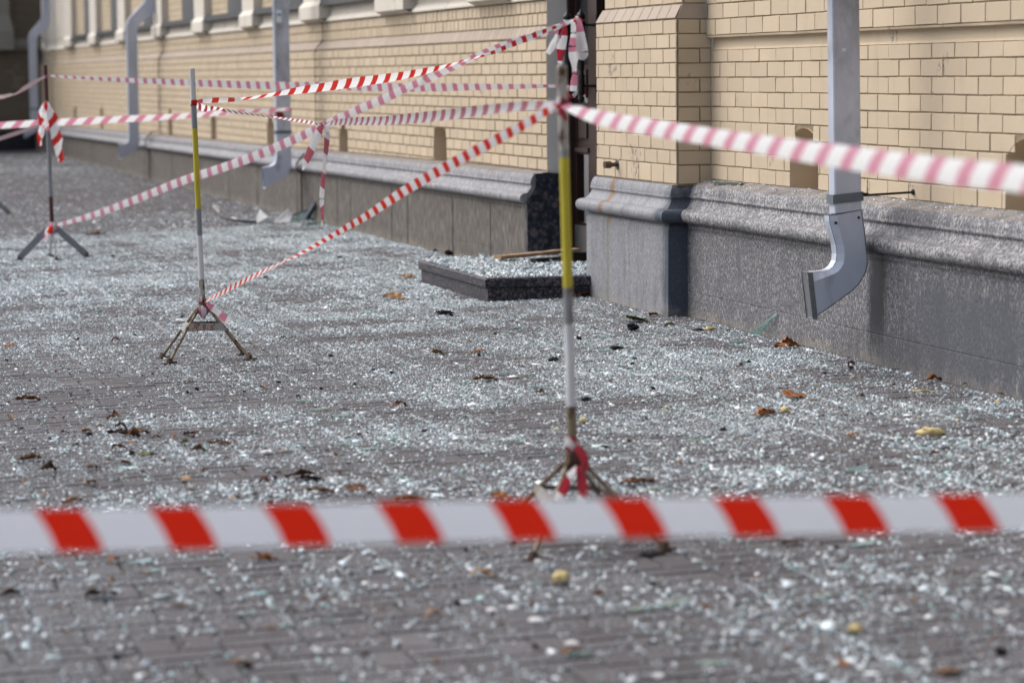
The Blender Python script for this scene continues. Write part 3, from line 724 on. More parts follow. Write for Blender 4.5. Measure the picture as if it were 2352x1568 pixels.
def far_pipe(label, Y, sc, top_bend, out_z, sticker=False):
    d = empty('downpipe', (4.81, Y, .3), label, 'downpipe', 'grey downpipes on the facade'); mb = MB()
    x0, x1 = 4.74, 4.88; dy = .13
    rows = []
    def ring(xa, za, xb, zb): rows.append([(xa, Y, za), (xb, Y, zb), (xb, Y+dy, zb), (xa, Y+dy, za)])
    o = out_z
    ring(x0-.13, o+.20, x0-.12, o); ring(x0-.06, o+.21, x0-.03, o+.05); ring(x0-.01, o+.24, x1-.04, o+.12); ring(x0, o+.30, x1, o+.22); ring(x0, o+.5, x1, o+.5)
    mb.grid(rows, 0, True); el_ = mb.build('elbow', M_pipe2 if not sticker else M_pipe, d)
    rows = []; mb = MB()
    if top_bend is None:
        ring(x0, o+.5, x1, o+.5); ring(x0-.01, 4.5, x1-.01, 4.5)
    else:
        zt, dxr = top_bend
        ring(x0, o+.5, x1, o+.5); ring(x0, zt, x1, zt-.06); ring(x0+.03, zt+.09, x1+.02, zt+.0); ring(x0+dxr-.03, zt+.20+dxr*.45, x1+dxr-.02, zt+.08+dxr*.45); ring(x0+dxr, zt+.36+dxr*.45, x1+dxr, zt+.3+dxr*.45); ring(x0+dxr, 4.5, x1+dxr, 4.5)
    mb.grid(rows, 0, True); mb.build('shaft', M_pipe2 if not sticker else M_pipe, d)
    mb = MB(); mb.box((x0-.008, Y-.006, o+.52), (x1+.008, Y+dy+.006, o+.55)); mb.build('clamp', M_clamp, d)
    return d
Y3 = WX(667, 200, 4.88).y; Y2 = WX(318, 200, 4.88).y; Y4 = WX(87, 200, 4.88).y
d3 = far_pipe('straight grey downpipe with a small sticker, tape knotted round it, left of the doorway', Y3, 1, None, WY(605, 433, Y3).z, True)
mb = MB(); p = WY(645, 45, Y3-.004); mb.box((p.x-.045, Y3-.004, p.z-.03), (p.x+.01, Y3-.001, p.z+.09)); mb.build('sticker', M_stick, d3)
mb = MB(); mb.box((p.x-.035, Y3-.007, p.z+.035), (p.x+.003, Y3-.005, p.z+.055)); mb.build('sticker_print', M_stickb, d3)
z2 = WY(300, 60, Y2).z
far_pipe('pale grey downpipe bending away at the top, middle distance on the facade', Y2, 1, (z2, .28), WY(272, 366, Y2).z)
z4 = WY(75, 85, Y4).z
far_pipe('farthest pale grey downpipe, kinked, in the corner before the shaded wing', Y4, 1, (z4, .26), WY(55, 318, Y4).z)
#@@PART2
# ============================================================ BARRIER STANDS
def pole(name, st_, p_top, p_bot, bands, rad, mats):
    """bands: list of (fraction from the top, material index)"""
    mb = MB(); p_top = Vector(p_top); p_bot = Vector(p_bot)
    for i in range(len(bands)-1):
        a, b = bands[i][0], bands[i+1][0]; pts = [p_top.lerp(p_bot, a+(b-a)*k/4) for k in range(5)]
        mb.tube(pts, rad, 18, bands[i][1], cap=False)
    mb.tube([p_top+Vector((0, 0, -.002)), p_top], [rad, rad*.8], 18, bands[0][1])
    return mb.build(name, mats, st_, True)
def bands_from(ys, ytop, ybot): return [((y-ytop)/(ybot-ytop), m) for y, m in ys]
def foot(st_, p, mat=M_foot):
    mb = MB(); z = gz(p.x)
    a = random.uniform(-.3, .3); ca, sa = math.cos(a), math.sin(a)
    rows = [[(p.x+(x*ca-y*sa), p.y+(x*sa+y*ca), z+h+.004*x/.03) for x, y in ((-.034, -.02), (.034, -.023), (.036, .02), (-.032, .022))] for h in (.002, .010)]
    mb.grid(rows, 0, True); mb.face(rows[1]); mb.face(rows[0][::-1])
    mb.tube([(p.x, p.y, z+.008), (p.x, p.y, z+.03)], [.019, .012], 8); mb.build('foot', mat, st_)
def square_stand(label, hub, feet, hubz, p_top, bands, rad, mats, legmat, zb, plate_mat):
    s = empty('barrier_stand', (hub.x, hub.y, gz(hub.x)), label, 'barrier stand', 'barrier posts holding up the tape')
    hb = Vector((hub.x, hub.y, hubz)); z0 = Vector((hub.x, hub.y, hubz))
    pole('pole', s, p_top, hb+Vector((0, 0, -.04)), bands, rad, mats)
    mids = []
    for f in feet:
        fz = Vector((f.x, f.y, gz(f.x)+.012)); d = (fz-hb); d.z = 0; d.normalize()
        top = hb+d*.016; mb = MB(); mb.tube([top, top.lerp(fz, .5)+Vector((0, 0, .002)), fz], .0075, 10); mb.build('leg', legmat, s, True)
        foot(s, f); t = (hubz-zb)/(hubz-fz.z); mids.append(top.lerp(fz, t))
    hgt = .048
    for i in range(4):
        a, b = mids[i], mids[(i+1) % 4]; t2 = hgt/ (hubz-gz(hub.x))
        o_ = ((a+b)/2-Vector((hub.x, hub.y, zb))); o_.z = 0; o_.normalize()
        a1 = a+o_*.009; b1 = b+o_*.009
        lo_a = a1+(a-hb).normalized()*hgt*.55; lo_b = b1+(b-hb).normalized()*hgt*.55; hi_a = a1-(a-hb).normalized()*hgt*.55; hi_b = b1-(b-hb).normalized()*hgt*.55
        mb = MB(); n_ = o_*.003
        mb.grid([[lo_a, lo_b, lo_b+n_, lo_a+n_], [hi_a, hi_b, hi_b+n_, hi_a+n_]], 0, True); mb.face([hi_a, hi_b, hi_b+n_, hi_a+n_]); mb.face([lo_a, lo_b, lo_b+n_, lo_a+n_]); mb.build('brace_plate', plate_mat, s)
    mb = MB(); mb.tube([hb+Vector((0, 0, .035)), hb, hb+Vector((0, 0, -.035))], [rad*1.15, rad*1.7, rad*1.5], 12); mb.build('hub', M_foot, s, True)
    return s
MATS = [M_pw, M_pg, M_py, M_pwc, M_pgr, M_rust, M_pm, M_rustw]
# near stand
YA = 8.13
A_top = WY(1290, 150, YA); A_bot = WY(1316, 1050, YA)
fA = [G(1225, 1287), G(1525, 1265)]; fA = [Vector(p) for p in fA]
fA2 = [Vector(G(1412, 1199)), Vector(G(1163, 1200))]
hubA = Vector((A_bot.x, YA, 0))
SA = square_stand('nearest barrier stand, yellow, white and rusty pole on four legs, right of centre', hubA, fA+fA2, A_bot.z, A_top,
    bands_from([(150, 7), (335, 4), (352, 2), (640, 4), (722, 3), (905, 5), (1050, 5)], 150, 1050), .0148, MATS, M_rust, .082, M_plate)
YB = 14.27
B_top = WY(441, 158, YB); B_bot = WY(466, 700, YB)
fB = [Vector(G(390, 836)), Vector(G(573, 827)), Vector(G(558, 815)), Vector(G(373, 823))]
SB = square_stand('middle barrier stand with white, grey and bright yellow pole, left of centre', Vector((B_bot.x, YB, 0)), fB, B_bot.z, B_top,
    bands_from([(158, 0), (228, 1), (290, 2), (468, 1), (527, 3), (625, 7), (700, 5)], 158, 700), .0143, MATS, M_rust, .10, M_plate)
def flat_stand(label, p_top, hub, angs, spread, bands, rad, only=None):
    s = empty('barrier_stand', (hub.x, hub.y, gz(hub.x)), label, 'barrier stand', 'barrier posts holding up the tape')
    if p_top is not None: pole('pole', s, p_top, hub+Vector((0, 0, -.05)), bands, rad, MATS)
    for a in angs:
        f = Vector((hub.x+math.cos(a)*spread, hub.y+math.sin(a)*spread, 0)); f.z = gz(f.x)+.015
        mb = MB(); top = Vector((hub.x+math.cos(a)*.02, hub.y+math.sin(a)*.02, hub.z+.01))
        side = Vector((-math.sin(a), math.cos(a), 0))
        d = (f-top).normalized(); up_ = side.cross(d)
        mb.beam(top, f, .052, .007, side); mb.build('leg', M_pg, s)
        foot(s, f)
    mb = MB(); mb.tube([hub+Vector((0, 0, .05)), hub, hub+Vector((0, 0, -.04))], [rad*1.1, rad*1.9, rad*1.6], 10); mb.build('hub', M_rust, s, True)
    return s
YC = 22.69
C_top = WY(104, 150, YC); C_bot = WY(120, 524, YC)
SC = flat_stand('farther left barrier stand with dark maroon and grey pole on flat splayed legs', C_top, C_bot, [R(0), R(180), R(270), R(90)], .27,
    bands_from([(150, 6), (228, 1), (440, 6), (498, 5), (524, 5)], 150, 524), .0165)
pD = Vector(G(20, 492)); hD = Vector((pD.x-.27, pD.y, pD.z+.25))
SD = flat_stand('barrier stand mostly cut off by the left edge, only a grey leg showing', Vector((hD.x-.01, hD.y, 1.4)), hD, [R(0), R(180), R(270), R(90)], .27, [(0, 6), (.3, 1), (.7, 6), (1, 5)], .0135)

# ============================================================ BARRIER TAPE
_tm = {}
def TM(kind, period, duty, slant):
    k = (kind, period, duty, slant)
    if k not in _tm:
        red, pink = {'red': (RED, (.58, .03, .025)), 'pink': (PINK, PINK), 'mix': (PINK, RED), 'crim': (CRIM, (.34, .03, .05)), 'mauve_shaded': ((.34, .085, .12), (.34, .085, .12))}[kind]
        wh = {'mauve_shaded': (.58, .58, .61)}.get(kind, WHT)  # backlit tape: shade is put into the greyed white and dulled stripes
        _tm[k] = tape_mat('barrier_tape_'+kind, red, pink, wh, period, duty, slant)
    return _tm[k]
def catmull(P, n):
    out = []
    P = [P[0]*2-P[1]]+list(P)+[P[-1]*2-P[-2]]
    for i in range(1, len(P)-2):
        for k in range(n):
            t = k/n; a, b, c, d = P[i-1], P[i], P[i+1], P[i+2]
            out.append(.5*((2*b)+(-a+c)*t+(2*a-5*b+4*c-d)*t*t+(-a+3*b-3*c+d)*t**3))
    out.append(P[-2]); return out
def ribbon(mb, pts3, wpx, wtrue=.06, flips=None, seg=12, crumple=.0, u0=0., seed=0., fold=.12):
    """pts3 centre line, wpx apparent width in photo px; the rest of the true width turns away from the viewer"""
    arr = [np.array([*p, w_, (f if flips else 1)]) for p, w_, f in zip(pts3, wpx, flips or [1]*len(pts3))]
    C = catmull(arr, seg); rows = []; uvs = []; u = u0; prev = None
    for i, c in enumerate(C):
        p = Vector(c[:3]); w_ = c[3]; fl = c[4]
        a = Vector(C[max(0, i-1)][:3]); b = Vector(C[min(len(C)-1, i+1)][:3]); t = (b-a).normalized()
        v = (p-Vector(CPOS)); dist = v.length; v.normalize()
        n = t.cross(v).normalized()
        if n.z < 0: n = -n
        side = n.cross(t).normalized()
        wt = wtrue; a0 = w_/FPX*dist; wt = min(max(a0*1.05, .45*wtrue), wtrue*1.25); app = min(.999, max(.03, a0/wt)); th = math.acos(app)*(1 if fl >= 0 else -1)
        wd = n*math.cos(th)+side*math.sin(th)
        if prev is not None: u += (p-prev).length
        prev = p; row = []; ur = []; M = 7
        nn = wd.cross(t)
        for k in range(M):
            s = k/(M-1)-.5
            bow = (s*s-.08)*fold*wt+crumple*mnoise.noise(Vector((u*22+seed, s*5, seed)))
            row.append(p+wd*(s*wt)+nn*bow); ur.append((u, k/(M-1)))
        rows.append(row); uvs.append(ur)
    mb.grid(rows, 0, False, uvs); return u
def vplane(p0, p1):
    d = p1-p0; n = Vector((d.y, -d.x, 0)).normalized(); c = n.dot(p0)
    return lambda x, y: hit(x, y, tuple(n), c)
def tape(label, p0, p1, pts, mat, wtrue=.06, ends=(), seg=14, crumple=.001, group=None, fold=.12, u0=0.):
    """pts: (px, py, apparent width, flip)"""
    f = vplane(p0, p1); P3 = [f(x, y) for x, y, *_ in pts]
    root = empty('barrier_tape', P3[0], label, 'barrier tape', 'barrier tapes strung between the posts and the doorway')
    mb = MB(); ribbon(mb, P3, [q[2] for q in pts], wtrue, [q[3] if len(q) > 3 else 1 for q in pts], seg, crumple, fold=fold, u0=u0)
    mb.build('strip', mat, root, True)
    return root
def loose(root, Y, pts, mat, wtrue=.055, seg=8, crumple=.003, seed=0, fold=.25, u0=0., name='loose_end'):
    P3 = [WY(x, y, Y+(q[0] if q else 0)) for x, y, w_, *q in pts]
    mb = MB(); ribbon(mb, P3, [q[2] for q in pts], wtrue, None, seg, crumple, seed=seed, fold=fold, u0=u0)
    return mb.build(name, mat, root, True)
def wrap(root, c, axis, rad, h, turns, mat, seed=0, name='knot', w_=.03):
    """crumpled band wound round a pole"""
    mb = MB(); axis = Vector(axis).normalized(); a = axis.cross(Vector((0, 1, .1))).normalized(); b = axis.cross(a); rows = []; uvs = []
    N = int(28*turns)
    for i in range(N+1):
        t = i/N; an = t*turns*2*math.pi; r = rad*1.06+.0012*t*turns+.002*abs(mnoise.noise(Vector((an*1.3, seed, 0))))
        cen = Vector(c)+axis*(h*(t-.5)+.006*mnoise.noise(Vector((an, seed, 3))))+(a*math.cos(an)+b*math.sin(an))*r
        o = (a*math.cos(an)+b*math.sin(an)); row = []; ur = []
        for k in range(6):
            s = k/5-.5; row.append(cen+axis*s*w_*(1+.4*mnoise.noise(Vector((an*.7, seed, 9))))+o*(.0025*mnoise.noise(Vector((an*3, s*9, seed)))+.001)); ur.append((t*turns*rad*6.28, k/5))
        rows.append(row); uvs.append(ur)
    mb.grid(rows, 0, False, uvs); return mb.build(name, mat, root, True)
def blob(root, c, r, mat, seed=0, sq=(1, 1, 1), name='knot'):
    """knotted, crumpled clump of film"""
    mb = MB(); rows = []; uvs = []
    for i in range(13):
        th = math.pi*i/12; row = []; ur = []
        for k in range(20):
            ph = 2*math.pi*k/20; d = Vector((math.sin(th)*math.cos(ph), math.sin(th)*math.sin(ph), math.cos(th)))
            rr = r*(1+.45*mnoise.noise(d*2.2+Vector((seed, 0, 0)))+.3*mnoise.noise(d*6+Vector((0, seed, 0))))
            row.append(Vector(c)+Vector((d.x*sq[0], d.y*sq[1], d.z*sq[2]))*rr); ur.append((k/20*.12, i/12))
        rows.append(row); uvs.append(ur)
    mb.grid(rows, 0, True, None)
    for f_i in range(len(mb.f)): mb.uv[f_i] = [(.006*(f_i % 20), .08*(f_i//20))]*len(mb.f[f_i])
    return mb.build(name, mat, root, True)

# T1: foreground tape across the picture
def onray(x, y, d):
    r_ = ray(x, y); return Vector(CPOS+r_*d)
mb = MB(); P3 = []; W_ = []
N1 = 14
for i in range(N1+1):
    t = -.16+1.32*i/N1; x = 2352*t; d = 4.5+.10*t
    yc = 1221-47*t-2*math.sin(math.pi*min(1, max(0, t)))+(1.5*math.sin(9*t)); P3.append(onray(x, yc, d)); W_.append(0)
t1 = empty('barrier_tape', P3[0], 'wide blurred red and white tape stretched across the foreground, nearest the viewer', 'barrier tape', 'barrier tapes strung between the posts and the doorway')
# measured: 9 red bars, 260 px apart
per1 = .181
def strip_straight(mb, P3, wt0):
    rows = []; uvs = []; u = 0; prev = None
    C = catmull([np.array([*p]) for p in P3], 8)
    for i, c in enumerate(C):
        p = Vector(c); 
        if prev is not None: u += (p-prev).length
        prev = p
        wt = wt0*(1.02-.17*i/len(C)); rows.append([p+Vector((.004*math.sin(s*3.1), .10*s*wt, (s-.5)*wt)) for s in np.linspace(1, 0, 6)]); uvs.append([(u, s) for s in np.linspace(1, 0, 6)])
    mb.grid(rows, 0, False, uvs); return u
mb = MB(); strip_straight(mb, P3, .0680)
U0 = (P3[0]-onray(143, 1218, 4.506)).length   # a red bar is centred here
slant = .036
m1 = tape_mat('barrier_tape_foreground', (.74, .020, .001), (.74, .020, .001), (.84, .86, .93), per1, .415, slant)
# shift u so bar centre falls right
for f_i, uv in enumerate(mb.uv): mb.uv[f_i] = [(a-U0-.011-slant*.5+per1*.2075+per1*40, b) for a, b in uv]
mb.build('strip', m1, t1, True)

def poleP(P_top, P_bot, y, ytop, ybot): return Vector(P_top).lerp(Vector(P_bot), (y-ytop)/(ybot-ytop))
TA = poleP(A_top, A_bot, 240, 150, 1050); TB = poleP(B_top, B_bot, 236, 158, 700); TBb = poleP(B_top, B_bot, 694, 158, 700)
TC = poleP(C_top, C_bot, 178, 150, 524); TCb = poleP(C_top, C_bot, 518, 150, 524)
axA = Vector(A_top)-Vector(A_bot); axB = Vector(B_top)-Vector(B_bot); axC = Vector(C_top)-Vector(C_bot)
# T2 near post -> out of the right edge, towards the viewer
rr = ray(2700, 470); P2 = Vector(CPOS+rr*5.0)
t2 = tape('pale pink and white tape running from the nearest post off the right edge', TA, P2,
    [(1296, 240, 16, 1), (1325, 253, 24, 1), (1370, 268, 34, 1), (1430, 281, 37, 1), (1560, 303, 40, 1), (1700, 324, 42, 1), (1850, 347, 50, 1), (2000, 369, 56, 1), (2180, 392, 60, 1), (2352, 411, 64, 1), (2700, 462, 75, 1), (3300, 560, 90, 1)],
    TM('pink', .150, .42, -.006), .072, crumple=.0015, fold=.25)
wrap(t2, TA, axA, .0148, .02, 2.2, TM('crim', .1, .75, 0), 3)
loose(t2, YA-.02, [(1283, 238, 14), (1290, 256, 13), (1302, 276, 8)], TM('crim', .2, .8, 0), .03)
# T3 near post -> knot ; T8 middle post -> knot
KN = WY(742, 288, 16.6)
t3 = tape('greyish backlit tape sagging between the nearest post and the hanging knot', TA, KN,
    [(1282, 240, 12, -1), (1262, 242, 16, -1), (1220, 243, 22, -1), (1160, 248, 22, -1), (1100, 255, 24, -1), (1020, 265, 25, -1), (940, 273, 23.5, -1), (880, 278, 20, -1), (820, 279, 19, -1), (775, 281, 13, -1), (748, 285, 6, -1)],
    TM('mauve_shaded', .30, .44, .008), .066, fold=.3)
t8 = tape('thin twisted tape from the middle post top down to the hanging knot', TB, KN,
    [(443, 237, 5, 1), (455, 243, 14, 1), (472, 250, 15, -1), (495, 250, 8, -1), (540, 257, 6, 1), (600, 265, 4, 1), (650, 273, 5, -1), (700, 280, 8, -1), (738, 286, 5, 1)],
    TM('crim', .105, .45, .02), .055, fold=.3)
blob(t3, KN, .022, TM('crim', .05, .6, 0), 2, (1, 1, .9))
loose(t3, 16.55, [(741, 286, 7), (733, 300, 17), (722, 325, 19), (712, 350, 18), (702, 372, 14), (695, 391, 3)], TM('mauve_shaded', .19, .42, .02), .058, seed=4, fold=.3, u0=.02)
loose(t8, 16.5, [(750, 288, 8), (751, 310, 13), (749, 340, 11), (745, 375, 9), (742, 410, 10), (739, 450, 11), (740, 480, 8), (741, 503, 5), (739, 517, 1.5)], TM('mauve_shaded', .20, .45, .02), .05, seed=7, fold=.4, u0=.11)
# T4 near post -> middle post foot
t4 = tape('orange red and white tape slanting down from the nearest post to the middle stand foot', TA, TBb,
    [(1284, 243, 10, 1), (1262, 252, 17, 1), (1215, 280, 21, 1), (1160, 310, 24, 1), (1090, 348, 25, 1), (1000, 397, 24, 1), (920, 444, 22, 1), (850, 491, 18, 1), (790, 526, 14, 1), (730, 560, 10, 1), (680, 588, 6, 1), (640, 607, 5, -1), (610, 621, 8, -1), (560, 645, 11, -1), (510, 672, 10, -1), (472, 692, 5, -1)],
    TM('red', .132, .44, .045), .058, fold=.15)
wrap(t4, TBb, axB, .0143, .03, 2.2, TM('pink', .12, .6, 0), 5)
blob(t4, TBb+Vector((-.002, -.02, -.045)), .026, TM('pink', .05, .5, 0), 8, (.9, .7, 1.2))
loose(t4, YB-.05, [(474, 696, 5), (488, 707, 14), (502, 718, 12), (512, 727, 17), (528, 737, 18)], TM('pink', .09, .45, 0), .05, seed=3, crumple=.006)
# T5 middle post -> upper door handle
H1t = WX(1318, 48, HX); H2t = WX(1334, 46, HX)
t5 = tape('bright red and white tape rising from the middle post to the door handle', TB, H1t,
    [(446, 234, 5, 1), (480, 231, 12, 1), (530, 229, 10, 1), (575, 226, 6, -1), (630, 217, 9, -1), (680, 209, 15, -1), (740, 201, 19, -1), (800, 192, 22, -1), (860, 184, 21, -1), (920, 175, 18, -1), (980, 163, 14, -1), (1030, 151, 7, -1), (1080, 137, 3, -1), (1140, 118, 9, 1), (1200, 92, 14, 1), (1250, 72, 10, 1), (1290, 57, 6, 1)],
    TM('red', .165, .42, -.03), .06, fold=.25)
wrap(t5, TB, axB, .0143, .014, 1.6, TM('red', .1, .6, 0), 1, w_=.02)
HY = H1.y
for pts, mt, sd in (([(1290, 58, 10), (1284, 78, 14), (1270, 104, 16), (1258, 124, 12)], TM('pink', .25, .35, .02), 1), ([(1294, 55, 12), (1292, 80, 22), (1288, 110, 22), (1287, 130, 14), (1286, 150, 10), (1288, 170, 5)], TM('crim', .17, .45, 0), 2)):
    loose(t5, HY-.15, pts, mt, .055, seed=sd, fold=.4)
# T6 far stand foot -> upper door handle
t6 = tape('pink and white tape climbing from the far stand foot to the door handle', TCb, H2t,
    [(124, 518, 5, 1), (150, 512, 9, 1), (200, 498, 13, 1), (260, 478, 16, 1), (340, 447, 18, 1), (420, 415, 19, 1), (500, 389, 20, 1), (580, 361, 21, 1), (660, 327, 21, 1), (740, 291, 20, 1), (820, 253, 19, 1), (880, 228, 20, 1), (940, 199, 18, 1), (1000, 175, 16, -1), (1060, 146, 14, -1), (1120, 118, 14, -1), (1180, 98, 17, -1), (1240, 78, 17, 1), (1280, 62, 12, 1), (1316, 48, 7, 1), (1330, 44, 5, 1)],
    TM('pink', .119, .42, .012), .056, fold=.15)
wrap(t6, WX(1334, 45, HX), (0, 0, 1), .022, .03, 2, TM('red', .08, .5, 0), 12, w_=.02)
wrap(t5, WX(1303, 50, HX), (0, 0, 1), .022, .03, 2, TM('red', .1, .4, 0), 14, w_=.02)
loose(t6, H2.y-.06, [(1316, 52, 10), (1318, 75, 14), (1317, 105, 21), (1318, 130, 22), (1319, 152, 12), (1320, 172, 12), (1318, 192, 17), (1317, 210, 15)], TM('pink', .22, .42, 0), .058, seed=5, fold=.3, u0=.12)
loose(t6, H2.y-.1, [(1330, 44, 9), (1332, 65, 17), (1335, 95, 24), (1337, 118, 28), (1336, 130, 25), (1335, 138, 12)], TM('pink', .3, .35, 0), .075, seed=6, fold=.3, u0=.02)
blob(t6, WX(1326, 47, HX-.03), .022, TM('red', .05, .5, 0), 5)
wrap(t2, TB, axB, .0145, .01, 1.2, TM('red', .1, .6, 0), 2, w_=.016) if False else None
# T7 far post -> lower door handle
H1b = WX(1303, 208, HX)
t7 = tape('straight pale pink and white tape from the far maroon post to the lower door handle', TC, H1b,
    [(108, 174, 4, -1), (150, 177, 6, -1), (220, 181, 8, -1), (300, 185, 11, -1), (400, 189, 14, -1), (500, 193, 16, -1), (620, 197, 17.5, -1), (760, 198, 18, -1), (880, 201, 19, -1), (1000, 201, 19, -1), (1100, 200, 15, -1), (1200, 199, 11, -1), (1280, 198, 6, -1), (1302, 200, 5, -1)],
    TM('pink', .102, .42, 0.0), .056)
wrap(t7, TC, axC, .0135, .02, 1.6, TM('pink', .1, .5, 0), 6, w_=.02)
loose(t7, H1.y-.05, [(1300, 210, 6), (1312, 222, 9), (1325, 213, 8), (1336, 202, 5), (1340, 205, 8), (1346, 222, 13), (1352, 235, 12), (1357, 244, 4)], TM('crim', .14, .45, 0), .05, seed=8, fold=.3)
blob(t7, WX(1304, 204, HX-.03), .02, TM('pink', .05, .5, 0), 3)
# T9 downpipe -> left edge
PIP = WX(640, 252, 4.73); L9 = WY(-120, 296, 25.3)
t9 = tape('red and white tape running left from the stickered downpipe, behind the far post', PIP, L9,
    [(665, 252, 7, 1), (625, 253, 8, -1), (560, 256, 8, -1), (480, 262, 12, 1), (400, 268, 13, 1), (300, 273, 15, 1), (180, 279, 16, 1), (60, 285, 16, 1), (0, 288, 15, 1), (-120, 293, 15, 1)],
    TM('mix', .18, .45, .06), .06)
c3 = WX(650, 262, 4.81); 
mb = MB()
ring = []
for k, (x, y) in enumerate(((4.735, Y3-.006), (4.885, Y3-.006), (4.885, Y3+.135), (4.735, Y3+.135))): ring.append((x, y))
zt = c3.z
rows = [[(x, y, zt+dz+.015*math.sin(k*2.1+dz*30)) for k, (x, y) in enumerate(ring)] for dz in (.045, -.03)]
uv9 = [[(k*.14, 1) for k in range(4)], [(k*.14, 0) for k in range(4)]]
mb.grid(rows, 0, True, uv9); mb.build('wrap', TM('crim', .16, .5, .04), t9)
loose(t9, Y3-.3, [(628, 252, 6), (622, 262, 6), (612, 272, 5)], TM('pink', .2, .4, 0), .04)
# T10 far post -> left edge ; T11
t10 = tape('twisted pinkish tape from the far post up to the left edge', TC, WY(-60, 226, 24.5),
    [(100, 178, 4, 1), (85, 186, 8, 1), (60, 201, 10, 1), (38, 215, 4, 1), (20, 219, 7, -1), (0, 223, 9, -1), (-60, 226, 10, -1)], TM('mauve_shaded', .05, .5, .01), .05)
t11 = tape('faint pink tape sloping down to the left behind the far post', WY(110, 285, 23.4), WY(-60, 340, 26),
    [(104, 284, 5, 1), (60, 299, 8, 1), (20, 312, 9, 1), (-60, 338, 9, 1)], TM('mauve_shaded', .06, .45, .01), .05)
# tape bundle hanging on the far post
tb = empty('barrier_tape', WY(106, 238, YC-.05), 'bunched red and white tape hanging in two tails from the far post', 'barrier tape', 'barrier tapes strung between the posts and the doorway')
loose(tb, YC-.06, [(106, 236, 8), (99, 248, 12), (94, 268, 15), (96, 290, 11), (93, 308, 14), (91, 322, 9), (94, 335, 5)], TM('red', .15, .42, .06), .07, seed=1, fold=.9, crumple=.014, name='tail')
loose(tb, YC-.09, [(106, 236, 9), (114, 252, 14), (122, 272, 24), (125, 292, 19), (132, 318, 24), (134, 342, 17), (139, 360, 18), (135, 372, 8)], TM('red', .15, .42, .07), .085, seed=2, fold=.9, crumple=.016, name='tail')
loose(tb, YC-.04, [(104, 238, 10), (106, 262, 14), (108, 300, 11)], TM('pink', .2, .4, .03), .06, seed=3, name='tail')
# knots on the far stand foot
wrap(t6, TCb, axC, .017, .05, 3, TM('pink', .09, .5, 0), 21, w_=.03)
blob(t6, TCb+Vector((.0, -.03, -.02)), .035, TM('pink', .06, .5, 0), 9)
loose(t6, YC-.08, [(118, 520, 9), (113, 535, 11), (109, 552, 11)], TM('red', .12, .5, 0), .05, seed=4)
loose(t6, YC-.06, [(122, 515, 6), (108, 530, 8), (104, 556, 6)], TM('pink', .1, .4, 0), .04, seed=5)
loose(t6, YC-.05, [(127, 518, 9), (124, 530, 9), (122, 542, 4)], TM('crim', .2, .8, 0), .05, seed=5)
# tape remains tied on the near stand foot
tn = empty('barrier_tape', poleP(A_top, A_bot, 1025, 150, 1050), 'crimson and white tape scrap knotted low on the nearest post', 'barrier tape', 'barrier tapes strung between the posts and the doorway')
c = poleP(A_top, A_bot, 1022, 150, 1050); wrap(tn, c, axA, .0165, .03, 2.3, TM('crim', .08, .55, .02), 31, w_=.03)
loose(tn, YA-.06, [(1322, 1025, 16), (1336, 1040, 20), (1344, 1062, 18), (1347, 1082, 8)], TM('crim', .3, .9, 0), .04, seed=1)
loose(tn, YA-.08, [(1326, 1074, 12), (1308, 1092, 15), (1296, 1120, 22), (1283, 1150, 26)], TM('crim', .12, .45, .01), .045, seed=12, u0=.075)
loose(tn, YA-.09, [(1328, 1070, 12), (1334, 1095, 22), (1340, 1125, 26), (1336, 1142, 22), (1330, 1160, 18)], TM('crim', .16, .62, .01), .045, seed=14, u0=.0)

# ============================================================ BROKEN GLASS
def dens(X, Y):
    P = np.stack([X, Y, gz(X)], 1)-CPOS; z = P@CF; px = 1176+FPX*(P@CR)/z; py = 784-FPX*(P@CU)/z
    def gb(cx, cy, sx, sy, a): return a*np.exp(-((px-cx)/sx)**2-((py-cy)/sy)**2)
    d = .40+0*px
    d += gb(500, 610, 900, 90, .45)+gb(150, 700, 500, 60, .2)+gb(950, 690, 260, 55, .5)+gb(700, 560, 300, 50, .2)
    d += gb(1000, 1020, 900, 90, .42)+gb(1800, 1000, 700, 170, .25)+gb(1500, 830, 420, 60, .55)+gb(1750, 800, 160, 30, .4)+gb(700, 960, 500, 60, .1)
    d += gb(480, 507, 260, 12, .45)+gb(150, 390, 140, 9, .5)+gb(300, 530, 300, 20, .1)
    d -= gb(0, 1040, 380, 110, .34)+gb(0, 1450, 700, 200, .2)+gb(250, 850, 500, 60, .10)+gb(1300, 740, 420, 70, .18)+gb(600, 840, 500, 70, .12)
    d -= gb(300, 440, 500, 55, .30)+gb(200, 350, 300, 30, .2)
    d = np.where(py > 1170, d*(1-.25*np.clip((py-1170)/300, 0, 1)), d)
    d = np.where((py > 1170) & (px < 700), d*.8, d)
    return np.clip(d, .03, 1.2), px, py
_ng = rng.random((400, 400))
def vnoise(x, y, s):
    x = x*s+500.3; y = y*s+300.7; i = np.floor(x).astype(int); j = np.floor(y).astype(int); fx = x-i; fy = y-j
    fx = fx*fx*(3-2*fx); fy = fy*fy*(3-2*fy); g = lambda a, b: _ng[a % 400, b % 400]
    return (g(i, j)*(1-fx)+g(i+1, j)*fx)*(1-fy)+(g(i, j+1)*(1-fx)+g(i+1, j+1)*fx)*fy
